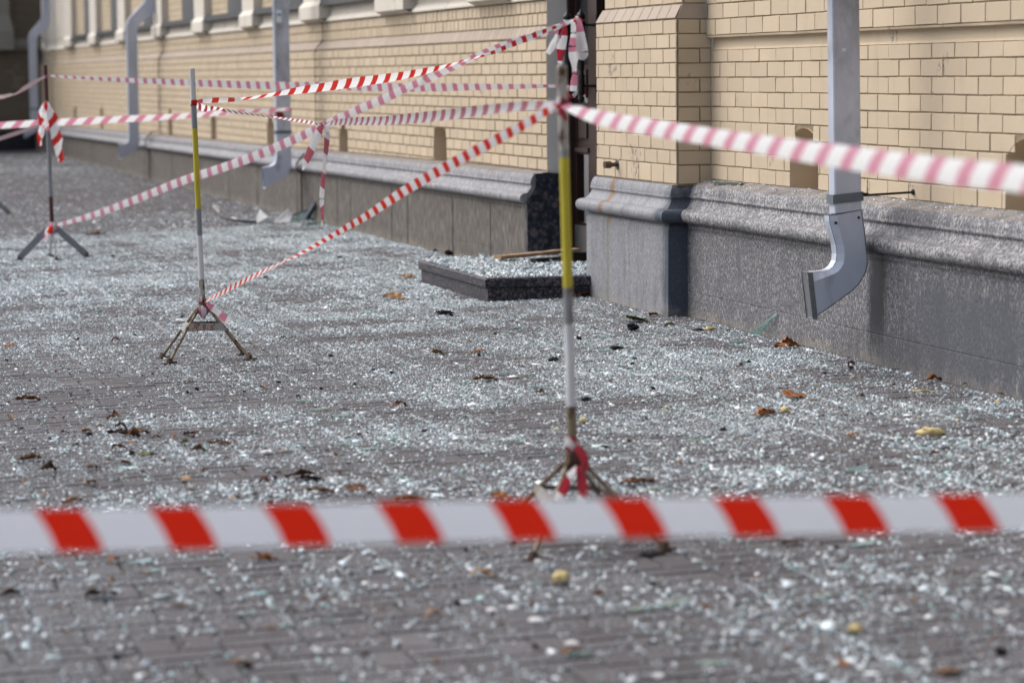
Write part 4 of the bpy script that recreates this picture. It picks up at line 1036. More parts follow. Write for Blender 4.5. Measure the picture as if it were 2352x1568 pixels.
def shards(name, X, Y, Z, size, thick, tilt, mat, label, lift=0.):
    n = len(X); K = 5
    ang = np.sort(rng.random((n, K))*2*math.pi*.25+np.arange(K)*2*math.pi/K, 1); rad = size[:, None]*rng.uniform(.35, 1.15, (n, K))
    asp = rng.uniform(.35, 1.0, n)
    ux = np.cos(ang)*rad; uy = np.sin(ang)*rad*asp[:, None]
    yaw = rng.random(n)*2*math.pi; cx, sx = np.cos(yaw)[:, None], np.sin(yaw)[:, None]
    ax = ux*cx-uy*sx; ay = ux*sx+uy*cx
    tx = rng.normal(0, 1, n)*tilt; ty = rng.normal(0, 1, n)*tilt
    zt = ax*np.tan(np.clip(tx, -.5, .5))[:, None]+ay*np.tan(np.clip(ty, -.5, .5))[:, None]
    hov = np.maximum(0, -zt.min(1))+.0004+lift
    top = np.stack([X[:, None]+ax, Y[:, None]+ay, Z[:, None]+zt+hov[:, None]+thick[:, None]], 2)
    skew = rng.uniform(.82, 1.15, (n, K))
    bot = np.stack([X[:, None]+ax*skew, Y[:, None]+ay*skew, Z[:, None]+zt+hov[:, None]], 2)
    top[:, :, 2] += rng.normal(0, 1, (n, K))*thick[:, None]*.25
    V = np.concatenate([top, bot], 1).reshape(-1, 3)      # 2K per shard
    me = bpy.data.meshes.new(name); me.vertices.add(len(V)); me.vertices.foreach_set('co', V.astype(np.float32).ravel())
    base = (np.arange(n)*2*K)[:, None]
    topf = base+np.arange(K)
    side = np.stack([np.array([j, K+j, K+(j+1) % K, (j+1) % K]) for j in range(K)])   # K x 4
    sides = (base[:, :, None]+side[None]).reshape(n, -1)
    loops = np.concatenate([topf, sides], 1).ravel().astype(np.int32)
    tot = np.tile(np.array([K]+[4]*K), n); start = np.concatenate([[0], np.cumsum(tot)[:-1]])
    me.loops.add(len(loops)); me.loops.foreach_set('vertex_index', loops)
    me.polygons.add(len(tot)); me.polygons.foreach_set('loop_start', start.astype(np.int32)); me.polygons.foreach_set('loop_total', tot.astype(np.int32))
    me.materials.append(mat); me.update(calc_edges=True); me.validate()
    o = bpy.data.objects.new(name, me); COL.objects.link(o)
    return tag(o, label, 'broken glass', kind='stuff')
def scatter(n, y0, y1):
    Y = y0+(y1-y0)*rng.random(n); lo = .055*Y-.75; X = lo+(5.0-lo)*rng.random(n)
    # glass gathers in the joints along the wall direction
    sn = rng.random(n) < np.where(Y < 11, .22, .17); k = np.round((X-1.10)/.2135); X = np.where(sn, 1.10+k*.2135+rng.normal(0, .007, n), X)
    d, px, py = dens(X, Y)
    nz = vnoise(X, Y, 2.3)*.5+vnoise(X, Y, 7.1)*.3+vnoise(X, Y, 19)*.2
    d = d*np.clip((nz-.25)*3.2, .10, 1.9)
    keep = (rng.random(n) < d/1.3) & (X < 4.985) & ((~((X > 4.22) & (Y > 16.66) & (Y < 18.52)))) & (~((X > 4.87) & (Y > 15.1) & (Y < 16.8)))
    keep &= (px > -400) & (px < 3500)
    return X[keep], Y[keep]
SX = []; SY = []; SS = []; ST = []; SL = []
for (n, y0, y1, m, sg, tl) in ((420000, 5.6, 10, .0027, .65, .16), (900000, 10, 17, .0026, .52, .14), (420000, 17, 26, .0040, .5, .16), (75000, 26, 52, .0080, .45, .2),
                               (38000, 5.6, 10, .0075, .42, .12), (17000, 10, 24, .0085, .45, .10), (3000, 5.6, 24, .021, .35, .07)):
    X, Y = scatter(n, y0, y1); s = m*np.exp(rng.normal(0, sg, len(X)))
    SX.append(X); SY.append(Y); SS.append(s); ST.append(np.minimum(s*rng.uniform(.3, .75, len(X)), .005)); SL.append(np.full(len(X), tl))
SX, SY, SS, ST, SL = map(np.concatenate, (SX, SY, SS, ST, SL))
shards('broken_glass', SX, SY, gz(SX), SS, ST, SL, M_glass, 'crushed window glass strewn thickly over the whole pavement')
print('shards', len(SX))
# on the doorstep
n = 16000; X = rng.uniform(4.23, 5.36, n); Y = rng.uniform(16.68, 18.5, n); ok = ((X < 4.87) | (Y > 16.8)) & ((X > 4.9) | (Y < 18.46)) & (rng.random(n) < np.clip((Y-16.62)*1.5+.25, 0, 1)); X = X[ok]; Y = Y[ok]
s = .0065*np.exp(rng.normal(0, .55, len(X)))
shards('step_glass', X, Y, np.full(len(X), .125)+rng.random(len(X))*.012*np.clip(Y-16.9, 0, 1), s, np.minimum(s*.5, .005), np.full(len(X), .3), M_glass, 'greenish shattered glass heaped on the doorstep')
n = 900; X = rng.uniform(5.045, 5.14, n); Y = rng.uniform(9, 15.1, n); s = .003*np.exp(rng.normal(0, .5, n))
shards('ledge_glass', X, Y, .734+.031*(X-5.04)/.11+.004, s, s*.5, np.full(n, .3), M_glass, 'scattered glass crumbs lying on the granite ledge by the downpipe')

# larger pieces one can pick out
def pane(label, pts, thick=.004, group=None, mat=M_pane):
    base = sum(pts, Vector())/len(pts); n = (pts[1]-pts[0]).cross(pts[2]-pts[0]).normalized()*thick
    mb = MB(); a = [p+n for p in pts]; b = pts
    mb.grid([b, a], 0, True); mb.face(a); mb.face(b[::-1])
    return tag(mb.build('glass_shard', mat, None, loc=base), label, 'glass shard', group)
def flat_shard(px, py, l, wd, yaw, label=None, group=None):
    c = Vector(G(px, py, .006)); pts = []
    K = 5
    for k in range(K):
        a = 2*math.pi*k/K+random.uniform(-.35, .35); u_ = math.cos(a)*l*random.uniform(.7, 1.1); v_ = math.sin(a)*wd*random.uniform(.6, 1.1)
        x = u_*math.cos(yaw)-v_*math.sin(yaw); y = u_*math.sin(yaw)+v_*math.cos(yaw); pts.append(Vector((c.x+x, c.y+y, gz(c.x+x)+.005+random.uniform(0, .003))))
    return pane(label or 'large flat greenish shard lying among the crushed glass', pts, group=group or 'large flat glass shards on the pavement')
b0 = Vector(G(1738, 770)); b0.x = min(b0.x, 4.985)
pane('tall greenish glass sliver leaning against the granite plinth', [Vector((4.97, b0.y-.02, .0)), Vector((4.93, b0.y+.05, -.002)), Vector((4.985, b0.y-.20, .125)), Vector((4.988, b0.y-.22, .12))])
for px, py in ((420, 545), (1290, 793), (1345, 795), (1390, 775), (1620, 800), (1700, 795), (1690, 785), (1450, 845), (1560, 870), (1150, 858), (1125, 880), (1195, 752), (1210, 860), (1390, 805), (1330, 960), (1640, 905), (1935, 885), (2030, 862), (2050, 845), (1960, 1080), (1975, 1075), (2200, 940), (780, 955), (795, 1020), (905, 1005), (500, 1005), (290, 1075), (850, 1030), (1600, 1010), (1180, 1010), (1500, 1120), (735, 940), (700, 920), (1480, 1395), (1550, 1385), (1890, 1370), (320, 1290), (350, 1310), (560, 1410), (1330, 1500), (1650, 1520), (1980, 1250), (1230, 890), (1060, 880)):
    flat_shard(px, py, random.uniform(.03, .065), random.uniform(.012, .03), random.uniform(-.5, .5))

# ============================================================ LITTER: leaves, foam, charred lumps, twigs
def leaf_mesh(name, seed, curl, roll, serr, L=1.):
    random.seed(seed); mb = MB(); rows = []
    n, m = 14, 7
    bend = random.uniform(-.6, .6)
    for i in range(n+1):
        t = i/n; hw = .27*math.sin(math.pi*min(1, t**.8))**.8*(1+2.2*serr*(.5-(i % 2))+.7*mnoise.noise(Vector((t*5, seed*3.1, 0))))+.006
        x = (t-.5); z = curl*(.25-(t-.5)**2*1.0)*1.4; row = []
        for k in range(m):
            s = 2*k/(m-1)-1; a = (s*.55+.45*s*abs(s)+.35*math.sin(seed*2.1))*roll
            yy = hw*(math.sin(a)/max(roll, .01) if roll > .01 else s); zz = hw*(1-math.cos(a))/max(roll, .01)
            row.append((x+.04*s*s*bend, yy+bend*.3*(t-.5)**2, z+zz*(.55+.9*mnoise.noise(Vector((t*3+seed*1.7, seed, 0))))+.11*mnoise.noise(Vector((t*4+seed, s*2, seed)))+.07*mnoise.noise(Vector((t*9, s*5, seed)))))
        rows.append(row)
    mb.grid(rows); mb.tube([(-.5, 0, curl*.0), (-.62, .02, .0), (-.74, .05*bend, .01)], [.012, .01, .008], 5)
    me_o = mb.build(name, M_leaf['brown'], None, True); me = me_o.data; bpy.data.objects.remove(me_o)
    zmin = min(v.co.z for v in me.vertices); 
    for v in me.vertices: v.co.z -= zmin
    return me
leafs = {'flat': leaf_mesh('leaf', 1, .10, .5, .1), 'curl': leaf_mesh('leaf', 2, .16, 1.9, .15), 'roll': leaf_mesh('leaf', 3, .05, 2.8, .2), 'arch': leaf_mesh('leaf', 4, .45, 1.2, .12), 'twist': leaf_mesh('leaf', 5, -.3, 1.6, .25), 'up': leaf_mesh('leaf', 6, .7, 2.2, .2)}
_lm = {}
random.seed(21)
def leaf(px, py, wpx, shape, col, label, cat='leaf', yaw=None, group='dry leaves scattered on the pavement'):
    k = (shape, col)
    if k not in _lm:
        me = leafs[shape].copy(); me.materials.clear(); me.materials.append(M_leaf[col]); _lm[k] = me
    p = Vector(G(px, py)); d = (p-Vector(CPOS)).dot(Vector(CF)); L = wpx/FPX*d
    p.x = min(p.x, 4.97)
    o = bpy.data.objects.new('leaf', _lm[k]); COL.objects.link(o)
    o.location = p+Vector((0, 0, .004)); L *= 1.15; o.scale = (L*random.uniform(.95, 1.1), L*random.uniform(1.2, 1.8), L*random.uniform(1.2, 1.7)*(.6 if wpx > 48 else 1))
    o.rotation_euler = (random.uniform(-.35, .35), random.uniform(-.15, .15), yaw if yaw is not None else random.choice((0, math.pi))+random.uniform(-.8, .8))
    return tag(o, label, cat, group)
LV = [
 (65, 922, 62, 'roll', 'brown', 'long curled brown leaf near the left edge, left of the middle stand foot'),
 (267, 787, 20, 'up', 'brown', 'upright crumpled brown leaf just left of the middle stand feet'),
 (20, 797, 24, 'flat', 'orange', 'reddish brown leaf at the left edge beside a pale yellow one'),
 (262, 964, 34, 'curl', 'brown', 'pointed brown leaf at the upper edge of the left leaf cluster'),
 (282, 1001, 62, 'roll', 'dark', 'biggest dark rolled leaf in the left leaf cluster'),
 (318, 1003, 44, 'curl', 'brown', 'brown leaf overlapping the right end of the biggest dark rolled leaf'),
 (278, 990, 26, 'up', 'dark', 'dark leaf standing up behind the biggest rolled leaf'),
 (198, 994, 24, 'flat', 'tan', 'ribbed tan leaf above a black lump in the left leaf cluster'),
 (148, 998, 19, 'curl', 'dark', 'small dark leaf left of the ribbed tan leaf'),
 (199, 1029, 16, 'up', 'tan', 'small upright tan leaf at the middle of the left cluster'),
 (271, 1038, 38, 'arch', 'orange', 'hooked rusty orange leaf with a raised tip in the left cluster'),
 (333, 1045, 27, 'flat', 'green', 'yellow green ribbed leaf right of the hooked orange leaf'),
 (424, 1021, 22, 'curl', 'green', 'folded green leaf right of the left leaf cluster'),
 (72, 1058, 46, 'roll', 'brown', 'slanting rolled brown leaf in the lower left'),
 (113, 1086, 42, 'curl', 'dark', 'lumpy dark leaf below the slanting rolled leaf'),
 (218, 1079, 40, 'flat', 'dark', 'dark leaf with upturned ends, lower left on the glass'),
 (289, 1066, 24, 'flat', 'orange', 'small orange brown leaf right of the dark upturned leaf'),
 (207, 1113, 28, 'flat', 'tan', 'faded tan leaf above the first red bar of the foreground tape'),
 (165, 1156, 42, 'roll', 'orange', 'reddish leaf touching the top of the foreground tape at the first red bar'),
 (360, 1012, 20, 'up', 'brown', 'small crooked brown leaf right of the left cluster'),
 (440, 1000, 32, 'flat', 'brown', 'flat brown leaf above the folded green leaf'),
 (505, 1022, 50, 'roll', 'brown', 'long thin brown leaf pair right of the folded green leaf'),
 (536, 1020, 14, 'up', 'orange', 'tiny upright leaf at the end of the long thin brown one'),
 (456, 1040, 33, 'curl', 'brown', 'thick brown leaf below the long thin one'),
 (427, 1104, 27, 'flat', 'tan', 'pale tan leaf between the first and second red bars, above the tape'),
 (540, 1152, 28, 'arch', 'tan', 'pale crumpled tan leaf just above the foreground tape, left part'),
 (606, 1117, 30, 'up', 'orange', 'orange leaf with a raised tip above the third red bar'),
 (612, 1040, 17, 'curl', 'dark', 'small dark leaf alone left of a white chip'),
 (655, 1042, 22, 'flat', 'tan', 'small tan leaf right of a white chip'),
 (690, 1098, 58, 'curl', 'brown', 'broad brown leaf of the pair above the third and fourth red bars'),
 (715, 1103, 44, 'flat', 'dark', 'darker leaf tucked under the broad brown leaf'),
 (735, 1133, 56, 'roll', 'brown', 'long narrow brown leaf below the broad brown pair'),
 (815, 1124, 50, 'flat', 'brown', 'pointed brown leaf above the fourth red bar'),
 (938, 1151, 60, 'roll', 'orange', 'orange brown rolled leaf on the upper edge of the tape, at the fourth red bar'),
 (905, 689, 42, 'flat', 'tan', 'pair of tan leaf blades lying left of the doorstep corner'),
 (935, 640, 34, 'flat', 'tan', 'tan leaf lying by the far left corner of the doorstep'),
 (1003, 815, 28, 'flat', 'tan', 'small tan leaf on open paving between the doorstep and black lumps'),
 (1097, 811, 27, 'flat', 'orange', 'small red brown leaf below the doorstep corner'),
 (1115, 876, 54, 'roll', 'brown', 'dark edged narrow leaf left of the nearest pole, mid pavement'),
 (920, 940, 36, 'arch', 'brown', 'striped arched leaf in the middle of the pavement'),
 (1241, 906, 20, 'curl', 'brown', 'small brown leaf just left of the nearest pole'),
 (825, 1003, 14, 'curl', 'brown', 'tiny brown leaf above the broad pair'),
 (228, 1374, 78, 'curl', 'dark', 'blurred large dark brown leaf in the lower left foreground'),
 (258, 1293, 30, 'arch', 'orange', 'blurred round ochre leaf just below the foreground tape'),
 (22, 1370, 46, 'roll', 'dark', 'dark leaf cut by the left edge below the tape'),
 (612, 1288, 64, 'roll', 'orange', 'blurred rolled orange brown leaf below the third red bar'),
 (668, 1412, 24, 'up', 'dark', 'blurred dark curled leaf in the lower centre left'),
 (745, 1391, 24, 'up', 'orange', 'blurred small red brown leaf right of the dark curled one'),
 (1107, 1326, 60, 'arch', 'tan', 'blurred tan leaf with raised end below the tape, centre'),
 (996, 1418, 40, 'arch', 'tan', 'blurred arched orange tan leaf, lower centre'),
 (415, 1395, 28, 'flat', 'orange', 'blurred flat orange leaf in the lower left, alone'),
 (552, 1527, 38, 'flat', 'orange', 'blurred orange leaf beside a black lump near the bottom left'),
 (1375, 1371, 28, 'curl', 'orange', 'blurred rust red leaf right of the yellow foam piece'),
 (1316, 1501, 44, 'flat', 'brown', 'blurred brown leaf under a white chip near the bottom centre'),
 (1462, 1114, 88, 'roll', 'brown', 'largest curled brown leaf, just right of the nearest stand'),
 (1222, 1002+1100-1000, 10, 'flat', 'brown', 'tiny leaf bit beside the nearest stand'),
 (1150, 1146, 40, 'flat', 'orange', 'rusty leaf above the fifth red bar of the foreground tape'),
 (1755, 955, 72, 'roll', 'orange', 'rough rusty leaf strand left of a yellow foam crumb on the right'),
 (1828, 915, 58, 'flat', 'orange', 'rusty pointed leaf on the right, below the granite plinth'),
 (1806, 800, 60, 'curl', 'orange', 'long orange brown leaf close under the downpipe outlet'),
 (1978, 915, 20, 'curl', 'brown', 'small brown leaf right of the rusty pointed one'),
 (1957, 1003, 30, 'flat', 'orange', 'flat rusty leaf left of the big yellow foam piece'),
 (2148, 1045, 22, 'flat', 'orange', 'rusty leaf below the big yellow foam piece'),
 (2172, 1034, 18, 'roll', 'dark', 'dark leaf bit just above the rusty one, below the big foam piece'),
 (2146, 878, 34, 'curl', 'orange', 'reddish leaf near the foot of the right plinth'),
 (1955, 844, 20, 'up', 'dark', 'dark upright leaf by a small black ball at the plinth foot'),
 (2240, 889, 14, 'up', 'orange', 'small orange leaf touching the plinth near the right edge'),
 (2297, 912, 20, 'arch', 'tan', 'tan leaf against the plinth at the right edge'),
 (2166, 1003, 18, 'roll', 'brown', 'small brown leaf right beside the big foam piece'),
 (1822, 1252, 42, 'flat', 'dark', 'blurred dark leaf just below the foreground tape, right part'),
 (1943, 1530, 36, 'flat', 'orange', 'blurred orange leaf at the bottom right'),
 (2172, 1546, 58, 'flat', 'brown', 'blurred long brown leaf at the bottom right corner area'),
 (1340, 682, 30, 'curl', 'orange', 'orange leaf in the heap where the doorstep meets the pilaster'),
 (1322, 683, 30, 'flat', 'orange', 'flat orange leaf leaning on the front of the doorstep'),
 (1356, 676, 24, 'up', 'brown', 'upright brown leaf at the corner of doorstep and pilaster'),
 (1386, 677, 34, 'flat', 'brown', 'brown leaf at the foot of the pilaster'),
 (1268, 682, 36, 'flat', 'brown', 'brown leaf in front of the doorstep, left of the nearest pole'),
 (1245, 684, 20, 'curl', 'orange', 'small orange leaf below the doorstep front'),
 (1498, 727, 24, 'flat', 'orange', 'little rusty leaf at the dark corner of the pilaster foot'),
 (1462, 739, 58, 'flat', 'green', 'long green leaf on the pavement before the pilaster'),
 (1537, 750, 26, 'roll', 'green', 'short green leaf blade right of the long green leaf'),
 (1700, 843, 16, 'curl', 'orange', 'small rusty leaf below the leaning glass sliver'),
 (100, 541, 30, 'flat', 'dark', 'far blurred dark leaf by the far stand'),
 (222, 541, 50, 'roll', 'brown', 'far blurred brown leaf strand right of the far stand'),
 (300, 782, 0, 'flat', 'brown', ''),
 (1430, 940-170, 0, 'flat', 'brown', '')]
for a in LV:
    if a[2] > 0: leaf(*a)
# small scraps nothing tells apart
SC_ = [(230, 985, 16), (300, 1020, 18), (340, 1000, 16), (400, 1005, 16), (175, 1030, 16), (150, 1050, 14), (250, 1060, 18), (330, 1090, 16), (380, 1060, 14), (470, 1085, 18), (520, 1060, 16), (560, 1085, 16), (640, 1090, 18), (660, 1130, 18), (590, 1140, 20), (780, 1090, 16), (860, 1110, 16), (850, 1140, 18), (100, 1140, 18), (60, 1110, 14), (120, 960, 14), (30, 960, 14), (440, 1130, 16), (1000, 1120, 16), (330, 1320, 22), (480, 1330, 22), (780, 1330, 22), (960, 1300, 20), (1230, 1390, 22), (1620, 1400, 22), (1800, 1500, 24), (130, 1400, 22), (620, 1450, 24), (1000, 1530, 24), (2200, 1320, 20), (8, 870, 12), (35, 705, 16), (145, 670, 12), (130, 858, 16), (178, 782, 14), (370, 762, 12), (165, 915, 20), (330, 870, 10), (560, 903, 14), (605, 897, 20), (770, 1050, 14), (820, 1000, 10), (455, 1063, 12), (385, 1020, 12), (590, 1030, 10), (1190, 830, 14), (1200, 845, 12), (1010, 875, 10), (1290, 1010, 10), (1440, 848, 14), (1400, 880, 14), (1550, 905, 12), (1650, 820, 12), (1770, 870, 16), (1850, 890, 12), (1890, 960, 18), (2000, 958, 18), (2120, 908, 14), (2052, 889, 16), (2330, 1005, 16), (1480, 965, 14), (1950, 1080, 10), (2250, 1100, 12), (1060, 1020, 12), (1080, 1135, 14), (720, 1168, 16), (1960, 1300, 14), (875, 1400, 18), (1460, 1290, 12), (1510, 1345, 14), (1740, 1330, 16), (700, 1380, 16), (420, 1480, 20), (840, 1510, 20), (1150, 1440, 18), (1840, 1420, 16), (2100, 1380, 14), (2280, 1480, 20), (255, 1342, 24), (90, 1300, 14), (150, 1460, 16), (1675, 760, 14), (1060, 740, 10), (800, 700, 12), (650, 780, 12), (585, 800, 14), (1020, 820, 10), (1170, 870, 10)]
for x, y, w_ in SC_: leaf(x, y, w_, random.choice(list(leafs)), random.choice(['brown', 'orange', 'dark', 'tan']), 'tiny dry leaf scrap lost among the crushed glass', 'leaf scrap', random.uniform(0, 6.28), 'tiny leaf scraps among the glass')

def lump_mesh(seed, jag, sq, sub=3):
    mb = MB(); rows = []; N, M = (9, 12) if jag > .3 else (14, 20)
    for i in range(N):
        th = math.pi*i/(N-1); row = []
        for k in range(M):
            ph = 2*math.pi*k/M; d = Vector((math.sin(th)*math.cos(ph), math.sin(th)*math.sin(ph), math.cos(th)))
            r = .5*(1+(.25 if jag > .8 else 0)*mnoise.noise(d*7+Vector((seed, seed, 0)))+jag*mnoise.noise(d*1.6+Vector((seed, 0, 0)))+jag*.6*mnoise.noise(d*4.5+Vector((0, seed, 0)))+jag*.3*mnoise.noise(d*11+Vector((0, seed, 4))))
            row.append((d.x*r*sq[0], d.y*r*sq[1], d.z*r*sq[2]))
        rows.append(row)
    mb.grid(rows, 0, True); o = mb.build('lump', M_char, None); me = o.data; bpy.data.objects.remove(o)
    zmin = min(v.co.z for v in me.vertices)
    for v in me.vertices: v.co.z -= zmin
    return me
chars = [lump_mesh(s, .75, q) for s, q in ((1, (1, .8, .7)), (5, (1, .7, .4)), (9, (.9, .9, .8)), (13, (1.1, .6, .5)))]
foams = [lump_mesh(s, .85, q) for s, q in ((2, (1.1, .7, .42)), (6, (1.05, .8, .6)), (11, (1, .9, .6)))]
for me in foams:
    me.materials.clear(); me.materials.append(M_foam); me.polygons.foreach_set('use_smooth', [True]*len(me.polygons))
def put(name, me, px, py, wpx, label, cat, group, yaw=None, zs=1.):
    p = Vector(G(px, py)); d = (p-Vector(CPOS)).dot(Vector(CF)); L = wpx/FPX*d*.78; p.x = min(p.x, 4.97)
    o = bpy.data.objects.new(name, me); COL.objects.link(o); o.location = p; o.scale = (L, L, L*zs)
    o.rotation_euler = (0, 0, random.uniform(-.6, .6) if yaw is None else yaw); return tag(o, label, cat, group)
CH = [(1453, 760, 32, 0, 'biggest black charred lump, on the pavement before the pilaster'), (1330, 781, 17, 2, 'round black lump right of the nearest pole, below the doorstep'), (1415, 803, 36, 3, 'flat black bar shaped fragment on the glass right of the nearest pole'),
      (1458, 825, 13, 1, 'small black lump with a spike below the flat bar'), (1452, 838, 11, 2, 'lower of two small black lumps below the flat bar'), (1272, 831, 30, 1, 'flat dark triangular fragment left of the nearest pole'), (1346, 921, 28, 1, 'dark folded fragment right of the nearest pole, mid pavement'),
      (1388, 1028, 24, 3, 'black oval fragment right of the nearest pole, above the stand'), (1500, 1343, 22, 1, 'blurred black lump below the tape right of centre'), (1495, 1276, 78, 3, 'long thin black bar lying right of the nearest stand front foot'),
      (205, 1001, 16, 2, 'black lump in the middle of the left leaf cluster'), (303, 1045, 20, 2, 'dark grey cube like lump among the left leaves'), (1046, 758+542-520, 0, 0, ''), (1954, 845-3, 0, 0, ''), (2015-60, 849-1, 14, 2, 'round black ball near the foot of the right plinth'),
      (1022, 723, 44, 3, 'dark green flat bottle like fragment left of the doorstep front'), (1036, 727, 13, 0, 'black crumb touching the dark green fragment'), (1100, 757+5, 0, 0, ''), (1138, 762, 0, 0, ''), (1895, 858, 12, 1, 'small black lump on the right before the plinth'),
      (975, 1075-83, 18, 1, 'small dark fragment in the middle of the pavement'), (1660, 990, 24, 1, 'crooked dark fragment right of centre, mid pavement'), (265, 1510+10, 0, 0, ''), (568, 1534, 24, 0, 'blurred black lump beside an orange leaf near the bottom left'), (2298, 1505, 34, 0, 'blurred black lump near the bottom right corner'),
      (780, 593, 16, 1, 'dark lump on the far pavement left of the doorstep'), (1019, 579, 14, 2, 'pointed black lump at the plinth foot behind the doorstep'), (1049, 587, 24, 0, 'large black lump at the plinth foot behind the doorstep')]
for px, py, w_, k, lb in CH:
    if w_ > 0: put('charred_lump', chars[k], px, py, w_, lb, 'charred lump', 'charred black fragments', zs=.9 if (w_ < 60 and k != 3) else (.22 if w_ > 60 else .5))
bl = [(738, 895), (685, 911), (860, 870), (452, 897), (430, 903), (388, 880), (540, 760), (310, 772), (640, 880), (900, 858), (857, 851), (1137, 768), (1100, 818), (1370, 757), (15, 830), (158, 850), (115, 1010), (132, 1002), (318, 1003), (380, 1018), (350, 1045), (590, 1000), (700, 1030), (885, 1080), (633, 1100), (815, 885), (835, 890), (845, 996), (1010, 1160), (1050, 1390), (700, 1340), (1445, 1015), (1510, 1000), (1500, 895), (1530, 872), (1610, 870), (1720, 833), (1740, 1150), (1970, 1068), (2060, 1040), (2145, 1010), (2230, 1045), (1980, 1480), (1920, 1260), (1500, 1480), (1230, 1490), (268, 1513), (1070, 1265), (1180, 1250), (560, 1380), (925, 1320), (50, 985), (20, 925), (760, 820), (480, 700), (610, 640), (420, 730), (260, 590), (350, 860)]
for x, y in bl: put('black_crumb', random.choice(chars), x, y, random.uniform(7, 13)*(1 if y < 1170 else 1.7), 'small black charred crumb among the crushed glass', 'charred crumb', 'small black crumbs on the pavement')
FO = [(2137, 1005, 62, 0, 'biggest yellow foam piece, on the right of the pavement'), (1287, 1342, 54, 1, 'blurred yellow foam piece just below the foreground tape, centre'), (1963, 1452, 44, 2, 'blurred yellow foam piece in the lower right foreground'), (1339, 972, 24, 1, 'yellow foam crumb right beside the nearest pole'),
      (1803, 950, 28, 1, 'olive yellow foam crumb right of the rusty leaf strand'), (1631, 761, 28, 0, 'yellow foam crumb by the plinth with a dark twig'), (2292, 925, 16, 2, 'yellow crumb near the plinth at the right edge'), (2215, 860+11, 0, 0, '')]
for px, py, w_, k, lb in FO:
    if w_ > 0: put('foam_piece', foams[k], px, py, w_, lb, 'foam piece', 'yellow insulation foam pieces')
for x, y in ((1875, 886), (2098, 893), (1970, 922), (1960, 868), (2200, 968), (1700, 1010), (1530, 940), (1280, 988), (2050, 1085), (2110, 960), (1560, 1060)): put('foam_crumb', random.choice(foams), x, y, random.uniform(8, 15), 'tiny yellow foam crumb on the right of the pavement', 'foam crumb', 'tiny yellow foam crumbs')
plm = [lump_mesh(s, .7, q) for s, q in ((3, (1, .6, .4)), (8, (1, .8, .5)))]
for me in plm: me.materials.clear(); me.materials.append(M_plast)
WH = [(612, 1041+3, 40, 'white plaster chip in the left half above the tape'), (1107, 974+35, 24, 'white chip in the middle of the pavement'), (1640, 1110+10, 30, 'pale chip right of the nearest stand'), (2060, 968-1, 30, 'white chip above the big yellow foam piece'), (1230, 1430, 46, 'blurred pale plaster fragment, lower centre'), (1130, 1405, 44, 'blurred pink white fragment, lower centre'),
      (1312, 1482, 40, 'blurred white cube like chip at the bottom centre'), (1510, 1555, 46, 'blurred white chip on the bottom edge right of centre'), (2300, 1410, 50, 'blurred pale fragment at the lower right edge'), (385, 750, 0, ''), (412, 740+2, 34, 'pale flat chip left of the middle stand'), (1775, 1020+30, 20, 'white chip in the right half, mid pavement'), (1075, 1000+125, 0, '')]
for px, py, w_, lb in WH:
    if w_ > 0: put('plaster_chip', random.choice(plm), px, py, w_, lb, 'plaster chip', 'white plaster chips', zs=.6)
def twig(px, py, wpx, yaw, label, mat, r=.0018):
    p = Vector(G(px, py, .006)); d = (p-Vector(CPOS)).length; L = wpx/FPX*d; mb = MB(); pts = []
    for k in range(7):
        t = k/6-.5; x = p.x+math.cos(yaw)*L*t+.006*math.sin(k*2.3); y = p.y+math.sin(yaw)*L*t+.01*math.cos(k*1.7); pts.append((x, y, gz(x)+.006+.004*math.sin(k)))
    mb.tube(pts, [r*1.2]*3+[r]*2+[r*.6]*2, 6); tag(mb.build('twig', mat, None, True, loc=p), label, 'twig', 'thin twigs and stalks')
twig(461, 839+38-0, 78, .1, 'thin bent brown twig left of the middle stand feet, lying on paving', M_leaf['brown'])
twig(1868, 850+0, 110, 0, 'long pale straw beside the black ball near the plinth', M_leaf['tan'])
twig(2125, 897, 60, .2, 'pale yellow stick near the right plinth foot', M_foam, .004)
twig(1975-100, 918, 60, .3, 'pale stalk poking from the rusty pointed leaf', M_leaf['tan'])
twig(1612, 757, 40, .1, 'dark twig beside the yellow foam crumb by the plinth', M_leaf['dark'], .005)
twig(1530, 908, 50, .3, 'thin dark stalk in the middle right of the pavement', M_leaf['dark'])
twig(800, 940+0, 40, -.3, 'thin dark stalk in the middle left of the pavement', M_leaf['dark'])
twig(460, 1028, 44, .3, 'thin brown stalk arching right of the left leaf cluster', M_leaf['brown'])

# wreckage on and around the step
p0 = Vector((4.30, 18.05, .135)); a = WY(1155, 592, 17.9); b = WY(1343, 580, 17.9)
def plank(label, a, b, wd, th, mat, name='plank'):
    mb = MB(); d = (b-a); n = 8; up = Vector((0, 0, 1)); s = Vector((-d.y, d.x, 0)).normalized()
    rows = [[a.lerp(b, k/n)+s*wd*i+up*(th*j+.004*mnoise.noise(Vector((k*.9, i*3, j)))) for i, j in ((0, 0), (1, 0), (1, 1), (0, 1))] for k in range(n+1)]
    mb.grid(rows, 0, True); mb.face(rows[0][::-1]); mb.face(rows[-1]); return tag(mb.build(name, mat, None, loc=a), label, 'plank')
plank('long pale weathered plank lying across the back of the doorstep', Vector((a.x, 17.95, a.z-.015)), Vector((b.x+.03, 18.1, b.z-.008)), .10, .022, M_wood)
c1 = WY(1232, 601, 17.75); plank('short charred black board under the pale plank on the doorstep', Vector((c1.x, 17.75, .135)), Vector((5.36, 17.95, .14)), .07, .03, M_woodd)
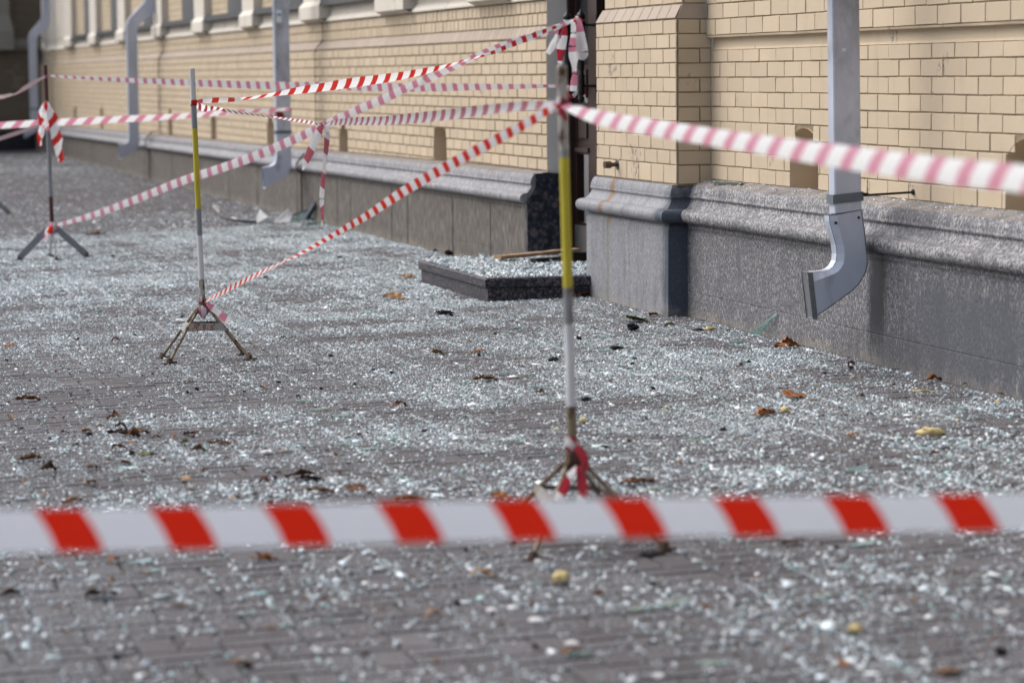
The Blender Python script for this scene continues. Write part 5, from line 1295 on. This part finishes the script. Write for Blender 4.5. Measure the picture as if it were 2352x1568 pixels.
c2 = WY(1310, 585, 17.7); plank('thick charred block by the door bottom', Vector((c2.x+.01, 17.72, .15)), Vector((5.38, 17.80, .13)), .09, .055, M_woodd)
c4 = WX(1668, 423, 5.09); plank('narrow dark green wooden strip lying on the granite ledge', Vector((5.06, c4.y+.16, .748)), Vector((5.10, c4.y-.20, .752)), .03, .012, simple('dark_green_strip', (.06, .075, .06), .7), 'wood_strip')
# bent window frame lying on the far pavement
wf = empty('broken_window_frame', G(610, 512), 'bent dark window frame with white shreds, lying by the plinth under the stickered downpipe', 'window frame')
yF = 26.3
q = lambda x, y, dy=0.: WY(x, y, yF+dy)
mb = MB(); mb.tube([q(487, 478, .5), q(498, 490, .4), q(512, 500, .3), q(540, 506, .1), q(620, 514, 0), q(680, 516, 0), q(722, 513, 0)], .012, 8); mb.beam(q(612, 516, -.05), q(722, 514, -.05), .05, .03); mb.build('lower_rail', M_black, wf, True)
mb = MB(); mb.beam(q(700, 507, .1), q(726, 466, -.1), .05, .03); mb.beam(q(655, 500, .2), q(715, 480, .1), .03, .02); mb.build('upright', M_clamp, wf)
mb = MB(); mb.face([q(655, 512), q(728, 512, -.05), q(715, 482, .15), q(690, 490, .2)]); mb.face([q(612, 513), q(690, 514), q(672, 500, .2), q(632, 498, .2)]); mb.build('pane', M_pane, wf)
def shred(pts):
    mb = MB(); P = [q(x, y, d_) for x, y, d_ in pts]; n = Vector((0, .012, 0)); mb.grid([P, [p+n for p in P]], 0, True); mb.face(P[::-1]); mb.face([p+n for p in P]); mb.build('film_shred', M_plast, wf)
shred([(590, 512, 0), (592, 496, .05), (597, 480, .1), (606, 490, .05), (616, 498, 0), (632, 512, 0)]); shred([(628, 512, 0), (640, 500, .05), (655, 486, .1), (662, 480, .12), (672, 492, .1), (665, 512, 0)]); shred([(487, 480, .5), (490, 468, .5), (500, 472, .5), (504, 484, .45), (500, 494, .4)]); shred([(530, 506, .2), (534, 498, .2), (542, 500, .2), (548, 507, .1)])
pane('thin green glass sheet lying by the bent window frame', [Vector(G(690, 519, .01)), Vector(G(745, 513, .01)), Vector(G(750, 508, .01)), Vector(G(700, 512, .01))])
